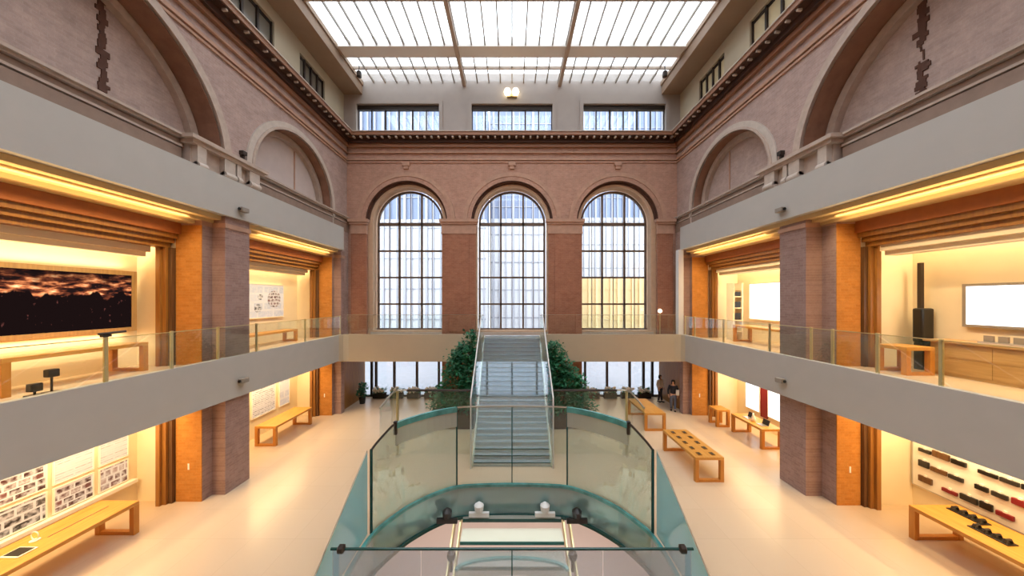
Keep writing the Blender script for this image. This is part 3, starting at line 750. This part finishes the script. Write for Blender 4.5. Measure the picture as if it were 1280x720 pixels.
# outer glass enclosure beside the stair foot
for s in (-1, 1):
    t = thing('stair_enclosure', 'tall glass enclosure with bent corner beside the stair foot, %s side' % SIDE[s], 'glass enclosure', (s * 4.6, 12.5, 0), 'stair foot enclosures')
    ln = smooth_line([(4.72, 10.85), (4.86, 11.8), (4.95, 12.6), (4.9, 12.95), (4.5, 13.05), (3.3, 13.05), (1.75, 13.05)], 4)
    ln = [(s * x, y) for x, y in ln]
    MB().wall(ln, 0, 2.72, .02).build('glass_sheet', 'glass', t)
    k = [i for i, p in enumerate(ln) if abs(p[0]) <= 4.5 and p[1] > 13][0]
    MB().tube([(p[0], p[1], 2.74) for p in ln[:k + 1]], .035, 6).build('bent_rail', 'steel', t)
    MB().tube([(p[0], p[1], 2.72) for p in ln[k:]], .05, 6).build('top_rail', 'dark_metal', t)
    MB().tube([(s * 4.9, 13.0, 0), (s * 4.9, 13.0, 2.74)], .06, 8).build('corner_post', 'brass', t)
# stair to the level below
t = thing('basement_stair', 'wide stair with pale brass sides going down inside the floor opening', 'staircase', (0, 8.6, -4.2))
for k in range(9):
    y1 = 11.2 - .55 * k; z = -1.05 - .35 * k
    tr = MB().box(-1.72, 1.72, y1 - .6, y1, z - .08, z).build('tread', 'glass_band', t)
    MB().box(-1.72, 1.72, y1 - .62, y1 - .59, z - .09, z + .01).build('nosing', 'tread_edge', tr)
for s in (-1, 1):
    for x, w_ in ((1.8, .05), (2.02, .05)):
        MB().poly([[(11.3, -1.3), (11.3, -.85), (6.3, -3.95), (6.3, -4.2), (6.7, -4.2)]], lambda u, v, d, s=s: (s * d, u, v), x, x + w_).build('side_beam', 'brass', t)
    b_ = MB().lathe([(.02, -.14), (.12, -.1), (.15, 0), (.12, .1), (.02, .14)], (s * 1.95, 9.75, -1.6), 12); b_.tube([(s * 1.95, 9.75, -2.1), (s * 1.95, 9.75, -1.6)], .05, 8)
    b_.build('newel_knob', 'black', t)
arcp = [(1.72 * math.cos(a), 9.35 + .45 * math.sin(a)) for a in [PI - PI * i / 16 for i in range(17)]]
MB().wall(arcp, -2.25, -1.72, .05).build('curved_riser', 'glass_green', t)
MB().wall(arcp, -1.76, -1.68, .09).build('curved_nosing', 'teal', t)

# ------------------------------------------------------------------ trees beside the stair
def leaf_mb(pts, size, rnd):
    mb = MB()
    for p in pts:
        a = rnd.uniform(0, 2 * PI); tl = rnd.uniform(-.9, .9); L_ = size * rnd.uniform(.7, 1.4)
        d = Vector((math.cos(a) * math.cos(tl), math.sin(a) * math.cos(tl), math.sin(tl)))
        sd = d.cross(Vector((rnd.uniform(-.4, .4), rnd.uniform(-.4, .4), 1))).normalized() * L_ * .3
        up = d.cross(sd).normalized() * L_ * .08
        p = Vector(p)
        mb.add([p, p + d * L_ * .5 + sd + up, p + d * L_, p + d * L_ * .5 - sd + up, p + d * L_ * .5 - up], [(0, 1, 4), (1, 2, 4), (2, 3, 4), (3, 0, 4)])
    return mb
for s, ztop in ((-1, 5.0), (1, 4.45)):
    rnd = random.Random(31 + s)
    t = thing('potted_tree', 'dense green tree in a dark planter beside the staircase, %s side' % SIDE[s], 'tree', (s * 3.0, 16.1, 0), 'trees beside the stair')
    MB().box(s * 1.95, s * 4.15, 15.5, 16.7, 0, .75).build('planter', 'bark', t, bevel=.03)
    tk = MB()
    tops = [(2.15, ztop - .5), (2.6, ztop - 1.2), (3.2, ztop - 2.0), (3.8, 2.0)]
    for x, z in tops: tk.tube([(s * 2.9, 16.1, .6), (s * (2.9 + x) / 2, 16.1 + rnd.uniform(-.2, .2), z * .55), (s * x, 16.1, z)], .07, 6, r1=.02)
    tk.build('trunk', 'bark', t)
    pts = []
    clumps = [(rnd.uniform(1.95, 4.15), rnd.uniform(15.5, 16.7), rnd.uniform(.9, ztop)) for _ in range(230)]
    for cx, cy, cz in clumps:
        lim = 1.9 + 2.35 * (1 - ((cz - .8) / (ztop - .8))) ** .75
        if cx > lim + .15: continue
        for _ in range(34):
            q = Vector((rnd.gauss(0, .16), rnd.gauss(0, .16), rnd.gauss(0, .16)))
            pts.append((s * max(2.0, cx + q.x), cy + q.y, min(cz + q.z, ztop)))
    leaf_mb(pts, .17, rnd).build('foliage', 'leaf', t)

# ------------------------------------------------------------------ tables
def table(x0, x1, y0, y1, z, label, group, h=.9, name='display_table', topm='maple'):
    t = thing(name, label, 'table', ((x0 + x1) / 2, (y0 + y1) / 2, z), group)
    MB().box(x0, x1, y0, y1, z + h - .1, z + h).build('tabletop', topm, t, bevel=.008)
    lw = .13
    for a in (x0, x1 - lw):
        for b in (y0, y1 - lw): MB().box(a, a + lw, b, b + lw, z, z + h - .1).build('leg', 'maple_z', t, bevel=.006)
    for b in (y0, y1 - lw): MB().box(x0 + lw, x1 - lw, b + .01, b + lw - .01, z, z + .09).build('stretcher', 'maple_z', t)
    return t
G1 = 'maple display tables on the ground floor'; G2 = 'maple tables on the first floor'
table(-11.7, -10.6, 6.1, 8.65, 0, 'long maple table on the floor under the nearest wall of posters', G1)
table(11.05, 12.4, 5.2, 8.47, 0, 'long maple table under the white panel of small dark goods', G1)
table(6.64, 7.68, 11.0, 13.4, 0, 'low maple table out in the hall with two rows of phones', G1)
table(6.7, 7.75, 15.3, 17.6, 0, 'small far maple table behind the table with two rows of phones', G1)
table(-11.6, -10.65, 13.7, 16.2, 0, 'maple table under the far white posters, behind the brick pier', G1)
table(11.02, 11.95, 13.4, 15.3, 0, 'maple table with two computers beside the far white screens', G1)
table(10.62, 11.3, 15.75, 16.45, 0, 'small square maple table at the far end beside the amber pier', G1)
table(-12.05, -11.0, 6.55, 9.2, 4.47, 'maple table on the balcony below the dark sunset screen', G2, h=.86)
table(11.1, 11.9, 8.55, 9.3, 4.47, 'small maple table on the balcony at the end of the oak counter', G2, h=.8)
table(11.4, 12.3, 12.6, 15.7, 4.47, 'long maple table on the balcony below the bright far screen', G2, h=.85)
table(-11.9, -11.2, 12.6, 15.9, 4.47, 'long maple table on the balcony below the white poster of a dark disc', G2, h=.62)

# phones on the hall table
ph = thing('phone', 'x', 'phone', (6.9, 11.3, .9), 'phones on the hall table')
MB().box(6.83, 6.97, 11.2, 11.4, .9, .925).build('casing', 'brown_wood', ph, bevel=.006)
MB().box(6.85, 6.95, 11.22, 11.38, .925, .93).build('display', 'charcoal', ph)
first = True
ordn = ['first', 'second', 'third', 'fourth', 'fifth']
for r, x in enumerate((6.92, 7.4)):
    for k in range(5):
        lab = 'dark phone on the hall table, %s from the near end, row nearer the %s' % (ordn[k], ('staircase', 'side wall')[r])
        if first: o = ph; ph.location = (x, 11.25 + k * .45, .9); ph['label'] = lab; first = False
        else: dup(ph, (x, 11.25 + k * .45, .9), lab)

# goods on the near left table
t = thing('tablet', 'black tablet with a white edge lying on the near left table', 'tablet', (-11.1, 6.85, .9))
MB().box(-11.32, -10.9, 6.7, 7.0, .9, .925).build('casing', 'white', t, bevel=.008)
MB().box(-11.29, -10.93, 6.73, 6.97, .925, .93).build('display', 'black', t)
t = thing('charging_stand', 'white ring shaped charging stand near the black tablet', 'stand', (-11.3, 7.2, .9))
MB().lathe([(.0, 0), (.08, 0), (.08, .02), (.0, .02)], (-11.3, 7.2, .9), 16).build('base', 'white', t)
MB().tube([(-11.3 + .09 * math.cos(a), 7.2, 1.02 + .09 * math.sin(a)) for a in [2 * PI * i / 16 for i in range(17)]], .012, 6, caps=False).build('ring', 'white', t)
t = MB().tube([(-11.15, 7.3 + .1 * i, .906 + .004 * (i % 2)) for i in range(12)], .008, 5)
tag(t.build('cable', 'grey', origin=(-11.15, 7.8, .9)), 'thin grey cable lying along the middle of the near left table', 'cable')
# trays on the near right table
def tray(x, y, label):
    t = thing('watch_tray', label, 'tray', (x, y, .9), 'black trays on the near right table')
    MB().box(x - .13, x + .13, y - .32, y + .32, .9, .925).build('base', 'black', t, bevel=.008)
    for k in range(4):
        yy = y - .24 + k * .16
        MB().tube([(x - .09, yy, .93), (x - .06, yy, .99), (x + .06, yy, .99), (x + .09, yy, .93)], .03, 6).build('watch', 'charcoal', t)
tray(12.0, 8.0, 'black tray of dark watches on the right table, the farther one next to the panel')
tray(11.6, 7.35, 'black tray of dark watches on the right table, the nearer one at its front edge')
# computers on the far right table
def laptop(x, y, z, ang, label, m='silver', scr_='screen_white', group=None):
    t = thing('laptop', label, 'laptop', (x, y, z), group)
    MB().box(x - .13, x + .13, y - .18, y + .18, z, z + .02).build('base', m, t, bevel=.004)
    MB().add([(x + .13, y - .18, z + .02), (x + .13, y + .18, z + .02), (x + .2, y + .18, z + .25), (x + .2, y - .18, z + .25), (x + .145, y - .18, z + .015), (x + .145, y + .18, z + .015), (x + .215, y + .18, z + .245), (x + .215, y - .18, z + .245)],
             [(0, 1, 2, 3), (7, 6, 5, 4), (0, 4, 5, 1), (1, 5, 6, 2), (2, 6, 7, 3), (3, 7, 4, 0)]).build('lid', 'charcoal', t)
    return t
laptop(11.4, 13.85, .9, 0, 'open silver laptop on the far right table, at its near end', group='laptops on the far right table')
laptop(11.4, 14.7, .9, 0, 'open silver laptop on the far right table, at its far end', group='laptops on the far right table')
t = thing('white_vase', 'white bottle shaped stand between the laptops of the far right table', 'stand', (11.35, 14.3, .9))
MB().lathe([(.0, 0), (.09, 0), (.1, .12), (.05, .25), (.03, .38), (.0, .38)], (11.35, 14.3, .9), 14).build('body', 'white', t, smooth=True)

# ------------------------------------------------------------------ screens, posters
def framed(name, s, xr, y0, y1, z0, z1, pm, fm, label, cat, group=None, d=.06, fw=.06, inset=.0):
    t = thing(name, label, cat, (s * (xr - d), (y0 + y1) / 2, z0), group)
    MB().poly([rect(y0, y1, z0, z1), rect(y0 + fw, y1 - fw, z0 + fw, z1 - fw)], lambda u, v, dd: (s * dd, u, v), xr - d, xr - .005).build('frame', fm, t)
    MB().box(s * (xr - d + .015), s * (xr - .006), y0 + fw, y1 - fw, z0 + fw, z1 - fw).build('screen' if cat == 'screen' else 'print', pm, t)
    return t
framed('wall_screen', -1, 12.15, 6.2, 9.72, 5.62, 7.5, 'tv', 'tan_wood', 'large dark screen showing an orange sunset sky over a black town', 'screen', d=.16, fw=.13)
framed('wall_screen', 1, 12.9, 6.3, 8.62, 5.85, 7.05, 'screen_white', 'grey', 'white lit screen in a grey frame above the oak counter', 'screen', d=.14, fw=.07)
framed('wall_screen', 1, 12.9, 14.0, 16.45, 5.55, 7.5, 'screen_warm', 'cream', 'bright white lit panel in the far bay of the right balcony', 'screen', d=.1, fw=.06)
fp = framed('wall_poster', -1, 12.3, 13.6, 16.3, 5.7, 7.4, 'print_f', 'cream', 'white lit poster of a dark round disc in the far left bay', 'poster', d=.1, fw=.05)
for (y, z, r) in ((15.6, 6.65, .42), (14.75, 6.75, .14), (14.6, 6.2, .2)):
    MB().lathe([(.0, 0), (r, 0), (r, .01), (.0, .01)], (-12.205, y, z), 28, 'x').build('printed_disc', 'print_a' if r > .4 else 'print_c', fp)
# six posters by the near left table: two rows of three
GP = 'posters above the near left table'
pm = {(0, 0): 'print_d', (0, 1): 'print_b', (1, 0): 'print_a', (1, 1): 'print_b', (2, 0): 'print_c', (2, 1): 'print_a', (3, 0): 'print_d', (3, 1): 'print_c'}
cols = ((9.02, 9.72), (8.12, 8.92), (7.22, 8.02), (6.3, 7.12))
desc = {'print_d': 'white poster with rows of small red figures', 'print_b': 'pale grey poster with faint lines', 'print_a': 'maroon and white photo poster', 'print_c': 'charcoal and white photo poster'}
for i, (a, b) in enumerate(cols):
    for j, (z0, z1) in enumerate(((.85, 1.55), (1.63, 2.6))):
        framed('wall_poster', -1, 12.3, a, b, z0, z1, pm[(i, j)], 'white', '%s, %s row, %s from the pier' % (desc[pm[(i, j)]], ('lower', 'upper')[j], ordn[i]), 'poster', GP, d=.05, fw=.03)
MB_ledge = MB().box(-12.3, -12.12, 4.2, 9.85, .72, .82)
tag(MB_ledge.build('wall_ledge', 'white', origin=(-12.2, 7, .72)), 'thin white ledge along the foot of the posters', 'ledge', None, 'structure')
for y0, y1, m_, lab in ((14.3, 15.75, 'print_e', 'white poster of dark text lines in the far left bay'), (16.0, 16.75, 'print_f', 'small plain white poster nearest the far amber pier, left side'), (13.2, 14.15, 'print_c', 'charcoal poster half hidden by the brick pier, far left bay')):
    framed('wall_poster', -1, 12.3, y0, y1, .95, 2.5, m_, 'white', lab, 'poster', 'posters in the far left bay', d=.06, fw=.04)
framed('wall_screen', 1, 12.9, 15.75, 16.7, .75, 2.6, 'screen_white', 'white', 'bright white screen right of the far amber pier, ground floor', 'screen', d=.08, fw=.03)
framed('wall_screen', 1, 12.9, 13.4, 15.25, .75, 2.6, 'screen_warm', 'white', 'bright white screen beside the brick pier, ground floor, right side', 'screen', d=.08, fw=.03)
framed('wall_poster', 1, 12.9, 15.3, 15.7, .6, 2.7, 'red', 'red', 'narrow dark red banner between two white screens', 'poster', d=.07, fw=.03)

# panel of goods on the near right wall
t = thing('goods_panel', 'white wall panel behind the near right table', 'panel', (12.85, 8, .72), None, 'structure')
MB().box(12.82, 12.897, 5.0, 9.75, .72, 3.1).build('board', 'white', t)
MB().poly([rect(5.0, 9.75, .72, 3.1), rect(5.03, 9.72, .75, 3.07)], lambda u, v, d: (d, u, v), 12.815, 12.825).build('edge_strip', 'silver', t)
rnd = random.Random(5)
gm = [('black', 'black'), ('charcoal', 'charcoal'), ('dark_wood', 'dark brown'), ('black', 'black'), ('red', 'dark red')]
rows = ('bottom', 'second lowest', 'second highest', 'top')
pos = ('first', 'second', 'third', 'fourth', 'fifth', 'sixth', 'seventh', 'eighth', 'ninth')
for r in range(4):
    z = .95 + r * .46; y = 9.55; k = 0
    while y > 6.6 and k < 9:
        L_ = rnd.uniform(.2, .36); mname, cn = gm[rnd.randrange(5)]
        g = thing('accessory_case', '%s case hanging on the white panel, %s row, %s from the corner' % (cn, rows[r], pos[k]), 'case', (12.8, y - L_ / 2, z), 'cases on the white panel')
        h = rnd.uniform(.1, .2)
        MB().box(12.745, 12.813, y - L_, y, z, z + h).build('body', mname, g, bevel=.012)
        MB().box(12.77, 12.813, y - L_ / 2 - .03, y - L_ / 2 + .03, z + h, z + h + .05).build('hang_tab', 'white', g)
        y -= L_ + rnd.choice((.04, .06, .22)); k += 1

# ------------------------------------------------------------------ balcony furniture, right side
t = thing('oak_counter', 'long oak counter with panelled front below the white lit screen', 'counter', (12.4, 6.8, 4.47))
MB().box(12.25, 12.88, 4.4, 8.9, 4.47, 5.4).build('body', 'oak', t)
MB().box(12.15, 12.89, 4.3, 9.0, 5.4, 5.46).build('worktop', 'oak', t, bevel=.01)
for k in range(4): MB().box(12.235, 12.25, 4.45 + k * 1.1, 5.5 + k * 1.1, 4.55, 4.95).box(12.235, 12.25, 4.45 + k * 1.1, 5.5 + k * 1.1, 5.0, 5.35).build('drawer_front', 'oak', t)
t = thing('keyboard_display', 'grey row of small devices on the oak counter under the screen', 'display', (12.5, 7.6, 5.46))
MB().box(12.4, 12.7, 6.6, 8.1, 5.46, 5.5).build('base', 'silver', t)
for k in range(6): MB().box(12.5, 12.55, 6.7 + k * .24, 6.86 + k * .24, 5.5, 5.66).build('device', 'grey', t)
t = thing('floor_speaker', 'tall black loudspeaker with a slim column in the corner of the right balcony', 'speaker', (12.6, 9.32, 4.47))
MB().box(12.42, 12.8, 9.2, 9.45, 5.3, 6.35).build('cabinet', 'black', t, bevel=.05)
MB().box(12.46, 12.78, 9.23, 9.43, 4.47, 5.3).build('stand', 'charcoal', t)
MB().box(12.58, 12.69, 9.36, 9.44, 6.35, 7.75).build('column', 'dark_metal', t)
MB().box(12.1, 12.4, 9.8, 9.86, 5.4, 7.75).build('mirror_panel', 'grey', t)
t = thing('shelf_unit', 'cream shelf unit with three black boxes in the far right bay', 'shelf', (11.9, 16.25, 4.47))
MB().box(11.65, 11.72, 16.0, 16.5, 4.47, 7.5).box(12.1, 12.17, 16.0, 16.5, 4.47, 7.5).build('upright', 'cream', t)
for z in (4.9, 5.5, 6.15, 6.75): MB().box(11.72, 12.1, 16.0, 16.5, z, z + .05).build('shelf', 'cream', t)
for z, h, lab in ((5.56, .35, 'lowest'), (6.21, .3, 'middle'), (6.81, .22, 'topmost')):
    b_ = MB().box(11.76, 12.06, 16.03, 16.4, z, z + h)
    tag(b_.build('storage_box', 'black', origin=(11.9, 16.2, z), bevel=.01), 'black box on the cream shelf unit of the far right bay, %s of three' % lab, 'box', 'black boxes on the cream shelf')
# small items under the balcony table, left
def stand_cam(x, y, label, h, m='charcoal'):
    t = thing('device_stand', label, 'stand', (x, y, 4.47), 'small stands on the left balcony')
    MB().box(x - .1, x + .1, y - .1, y + .1, 4.47, 4.5).build('base', m, t)
    MB().tube([(x, y, 4.5), (x, y, 4.47 + h)], .02, 6).build('stem', m, t)
    MB().box(x - .07, x + .07, y - .09, y + .09, 4.47 + h - .02, 4.47 + h + .16).build('head', m, t, bevel=.02)
stand_cam(-10.6, 7.0, 'small dark stand on the balcony floor, taller of the pair under the table', .38)
stand_cam(-10.6, 6.75, 'small dark stand on the balcony floor, shorter of the pair under the table', .12)
t = thing('bracket_head', 'dark clamp on top of the balustrade post in front of the sunset screen', 'clamp', (-9.67, 7.23, 5.72))
MB().box(-9.7, -9.62, 7.15, 7.31, 5.72, 5.78).build('clamp', 'dark_metal', t); MB().tube([(-9.66, 7.1, 5.8), (-9.66, 7.6, 5.82)], .03, 6).build('arm', 'dark_metal', t)
# lamp near the right window
t = thing('floor_lamp', 'small glowing lamp on a thin stand at the right end of the footbridge', 'lamp', (8.86, 18.2, 4.45))
MB().lathe([(.0, 0), (.15, 0), (.15, .03), (.0, .03)], (8.86, 18.2, 4.45), 14).build('base', 'brass', t)
MB().tube([(8.86, 18.2, 4.48), (8.86, 18.2, 5.85)], .02, 6).build('pole', 'brass', t)
MB().lathe([(.02, 0), (.1, .04), (.12, .12), (.08, .2), (.02, .24)], (8.86, 18.2, 5.83), 12).build('bulb', 'lamp', t, smooth=True)

# ------------------------------------------------------------------ small fixtures
first = None
for s in (-1, 1):
    for lv, z in ((0, 3.7), (1, 9.72)):
        y = 10.75
        lab = 'small grey box camera on the %s fascia, %s side' % (('first floor', 'upper')[lv], SIDE[s])
        t = thing('security_camera', lab, 'camera', (s * WS, y, z), 'box cameras on the fascias')
        MB().box(s * (WS - .2), s * (WS - .03), y - .14, y + .14, z - .02, z + .14).build('housing', 'grey', t, bevel=.02)
        MB().box(s * (WS - .06), s * WS, y - .05, y + .05, z + .02, z + .1).build('mount', 'charcoal', t)
        MB().lathe([(.0, 0), (.05, 0), (.05, .03), (.0, .03)], (s * (WS - .1), y - .17, z + .06), 10, 'y').build('lens', 'black', t)
t = thing('wall_light', 'twin warm lamp on the grey wall above the middle clerestory window', 'lamp', (0, YB + .2, 19.1))
MB().box(-.3, .3, YB + .05, YB + .2, 19.1, 19.2).build('bar', 'brass', t)
for x in (-.28, .22): MB().lathe([(.03, 0), (.16, .03), (.22, .18), (.16, .34), (.03, .36)], (x, YB - .05, 19.12), 14).build('lamp_head', 'lamp', t, smooth=True)
for s in (-1, 1):
    t = thing('hanging_spotlight', 'dark spotlight hanging at the end of the white roof beam, %s side' % SIDE[s], 'lamp', (s * 8.7, 17.3, 19.3), 'spotlights below the roof')
    MB().tube([(s * 8.7, 17.3, 19.6), (s * 8.7, 17.3, 20.0)], .03, 6).build('stem', 'dark_metal', t)
    MB().lathe([(.05, 0), (.13, .02), (.13, .3), (.05, .36)], (s * 8.7, 17.3, 19.28), 12).build('lamp_head', 'dark_metal', t)

# planters along the shopfront
for s in (-1, 1):
    for k, x in enumerate((8.9, 7.75, 6.6, 5.45)):
        t = thing('flower_planter', 'low black planter of white flowers by the shopfront, %s from the corner, %s side' % (ordn[k], SIDE[s]), 'planter', (s * x, 20.45, 0), 'planters by the shopfront')
        MB().box(s * x - .42, s * x + .42, 20.3, 20.6, 0, .38).build('box', 'soil', t, bevel=.02)
        rnd = random.Random(k + 9 * s); f = MB()
        for _ in range(26):
            c = (s * x + rnd.uniform(-.36, .36), rnd.uniform(20.3, 20.6), rnd.uniform(.42, .72)); r = rnd.uniform(.06, .11)
            f.lathe([(.01, -r), (r * .8, -r * .5), (r, 0), (r * .7, r * .6), (.01, r)], c, 6)
        f.build('blooms', 'flower', t)
        pts = [(s * x + rnd.uniform(-.36, .36), rnd.uniform(20.28, 20.6), rnd.uniform(.36, .62)) for _ in range(110)]
        leaf_mb(pts, .16, rnd).build('leaves', 'leaf', t)

# ------------------------------------------------------------------ people
def skin_mesh(name, verts, edges, radii, m, parent, off, sub=1):
    me = bpy.data.meshes.new(name); me.from_pydata([tuple(v) for v in verts], edges, []); me.materials.append(M[m])
    o = bpy.data.objects.new(name, me); C.objects.link(o); o.parent = parent
    OFF[o.name] = OFF[parent.name]
    md = o.modifiers.new('skin', 'SKIN')
    lay = me.skin_vertices[0] if me.skin_vertices else None
    if lay is None:
        bm = bmesh.new(); bm.from_mesh(me); bm.verts.layers.skin.verify(); bm.to_mesh(me); bm.free(); lay = me.skin_vertices[0]
    for i, r in enumerate(radii): lay.data[i].radius = (r, r) if not isinstance(r, tuple) else r
    lay.data[0].use_root = True
    ss = o.modifiers.new('sub', 'SUBSURF'); ss.levels = sub; ss.render_levels = sub
    for p in me.polygons: p.use_smooth = True
    return o
def person(x, y, rot, label, top, legs, h=1.72, hair=True, bag=None):
    t = thing('person', label, 'person', (x, y, 0)); t.rotation_euler = (0, 0, rot)
    k = h / 1.75
    V = [(0, 0, .95), (0, 0, 1.1), (0, .0, 1.3), (0, .0, 1.43), (0, -.01, 1.5), (0, -.02, 1.56), (0, -.03, 1.64), (0, -.02, 1.71)]
    R = [(.15, .11), (.13, .1), (.16, .11), (.13, .09), .052, .06, (.078, .095), (.06, .075)]
    E = [(i, i + 1) for i in range(7)]
    V += [(0, -.115, 1.63)]; R += [.015]; E += [(6, 8)]
    for sg, fwd in ((-1, .06), (1, -.05)):
        b = len(V); V += [(sg * .18, 0, 1.41), (sg * .25, .02, 1.14), (sg * .24, -.07, .91), (sg * .23, -.1, .83)]; R += [.055, .043, .03, (.035, .02)]
        E += [(3, b), (b, b + 1), (b + 1, b + 2), (b + 2, b + 3)]
        for q in range(4):
            f = len(V); V += [(sg * (.22 + .0), -.13 + .02 * q, .78 - .01 * (q % 2)), (sg * .215, -.12 + .02 * q, .745)]; R += [.009, .008]; E += [(b + 3, f), (f, f + 1)]
        f = len(V); V += [(sg * .2, -.15, .81), (sg * .195, -.165, .775)]; R += [.01, .009]; E += [(b + 3, f), (f, f + 1)]
        c = len(V); V += [(sg * .09, 0, .88), (sg * .1, -fwd * .6, .5), (sg * .1, fwd, .09), (sg * .11, fwd - .14, .035)]; R += [.085, .058, .04, (.04, .025)]
        E += [(0, c), (c, c + 1), (c + 1, c + 2), (c + 2, c + 3)]
    V = [Vector(v) * k for v in V]
    skin_mesh('body', V, E, [tuple(q * k for q in r) if isinstance(r, tuple) else r * k for r in R], 'skin', t, None)
    # jacket
    V = [(0, 0, .92), (0, 0, 1.1), (0, 0, 1.3), (0, 0, 1.42), (0, -.005, 1.47)]; R = [(.18, .14), (.16, .13), (.185, .135), (.15, .11), (.08, .075)]; E = [(i, i + 1) for i in range(4)]
    for sg in (-1, 1):
        b = len(V); V += [(sg * .185, 0, 1.41), (sg * .255, .02, 1.14), (sg * .243, -.065, .92)]; R += [.075, .062, .05]; E += [(3, b), (b, b + 1), (b + 1, b + 2)]
    skin_mesh('jacket', [Vector(v) * k for v in V], E, [tuple(q * k for q in r) if isinstance(r, tuple) else r * k for r in R], top, t, None)
    V = [(0, 0, .97), (0, 0, .88)]; R = [(.165, .125), (.16, .12)]; E = [(0, 1)]
    for sg, fwd in ((-1, .06), (1, -.05)):
        c = len(V); V += [(sg * .09, 0, .82), (sg * .1, -fwd * .6, .5), (sg * .1, fwd, .08)]; R += [.1, .075, .06]; E += [(1, c), (c, c + 1), (c + 1, c + 2)]
    skin_mesh('trousers', [Vector(v) * k for v in V], E, [tuple(q * k for q in r) if isinstance(r, tuple) else r * k for r in R], legs, t, None)
    o = MB()
    for sg, fwd in ((-1, .06), (1, -.05)):
        o.box(sg * .1 - .045, sg * .1 + .045, fwd - .19, fwd + .07, 0, .08)
    o.v = [tuple(Vector(v) * k + OFF[t.name]) for v in o.v]; o.build('shoes', 'black', t, bevel=.02)
    o = MB().lathe([(.02, .125), (.07, .11), (.1, .05), (.105, -.02), (.095, -.12), (.04, -.14)], (0, .012, 1.665), 14)
    o.v = [tuple(Vector((v[0], v[1] if v[1] > -.06 else -.06, v[2])) * k + OFF[t.name]) for v in o.v]; o.build('hair', 'hair', t, smooth=True)
    if bag:
        o = MB().box(.14, .32, -.2, .12, .95, 1.25); o.v = [tuple(Vector(v) * k + OFF[t.name]) for v in o.v]; o.build('bag', bag, t, bevel=.04)
    return t
person(9.62, 18.15, -.5, 'person in dark jacket with a pale bag by the right end wall under the footbridge', 'navy', 'jeans', 1.8, bag='pale_cloth')
person(9.6, 19.7, .4, 'person in a pale jacket by the shopfront, behind the person in the dark jacket', 'pale_cloth', 'navy', 1.72)
# small dark stand by the left end wall
t = thing('potted_plant', 'small dark potted plant in the left corner of the entrance recess', 'plant', (-9.55, 19.4, 0))
MB().lathe([(.0, 0), (.16, 0), (.2, .4), (.17, .42), (.0, .4)], (-9.55, 19.4, 0), 14).build('pot', 'soil', t)
rnd = random.Random(3); leaf_mb([(-9.55 + max(-.25, min(.25, rnd.gauss(0, .12))), 19.4 + rnd.gauss(0, .13), rnd.uniform(.45, 1.25)) for _ in range(160)], .2, rnd).build('foliage', 'leaf', t)

# ------------------------------------------------------------------ lights
def area(name, loc, rot, sx, sy, power, col, spread=PI):
    l = bpy.data.lights.new(name, 'AREA'); l.shape = 'RECTANGLE'; l.size = sx; l.size_y = sy; l.energy = power; l.color = col; l.spread = spread
    o = bpy.data.objects.new(name, l); C.objects.link(o); o.location = loc; o.rotation_euler = rot
    return o
WARM = (1, .69, .33); WARM2 = (1, .76, .42)
for s in (-1, 1):
    xr = XR[s]
    for (a, b, k) in ((4.0, 9.7, 1.0), (11.9, 17.0, 1.0)):
        yc, ln = (a + b) / 2, (b - a) * .92
        # ground floor ceiling lights, first floor wall washers, fill lights added to brighten the galleries, soffit strip
        area('ceiling_light', (s * (xr - .75), yc, 3.18), (0, 0, 0), .5, ln, 74 * k, WARM)
        area('wall_washer', (s * (xr - .5), yc, 9.4), (0, 0, 0), .5, ln, 95 * k, WARM2)
        area('gallery_fill_light', (s * 9.95, yc, 9.28), (0, s * -.3, 0), .2, ln, 70 * k, WARM2, PI * .6)
        area('soffit_light', (s * 10.15, yc, 8.85), (PI, 0, 0), .1, ln, 14 * k, WARM, PI * .7)
    if s < 0:
        area('screen_backlight', (-12.1, 7.9, 5.58), (0, 0, 0), .12, 3.4, 16, WARM2)
        area('screen_backlight', (-12.1, 7.9, 7.56), (PI, 0, 0), .12, 3.4, 10, WARM2)
    area('balcony_light', (s * 10.9, 8, 3.18), (0, 0, 0), .4, 12, 60, WARM)
area('basement_light', (0, 10, -1.2), (0, 0, 0), 12, 14, 260, (1, .93, .88))
w = bpy.data.worlds.new('sky'); sc.world = w; w.use_nodes = True
bg = w.node_tree.nodes['Background']; bg.inputs[0].default_value = (.93, .965, 1, 1); bg.inputs[1].default_value = 2.6

# ------------------------------------------------------------------ camera and view
cam = bpy.data.cameras.new('camera'); co = bpy.data.objects.new('camera', cam); C.objects.link(co)
cam.sensor_width = 36; cam.lens = 36 * 380 / 1280; cam.shift_y = 15 / 1280; cam.clip_end = 500
co.location = (0, 0, EYE); co.rotation_euler = (PI / 2, 0, 0)
sc.camera = co
sc.view_settings.view_transform = 'Standard'; sc.view_settings.look = 'None'
sc.view_settings.gamma = 1; sc.view_settings.use_curve_mapping = False; sc.view_settings.exposure = 1.15
cy = sc.cycles
cy.max_bounces = 10; cy.diffuse_bounces = 5; cy.glossy_bounces = 4; cy.transparent_max_bounces = 32
cy.use_denoising = True; cy.sample_clamp_indirect = 6; cy.caustics_reflective = False; cy.caustics_refractive = False
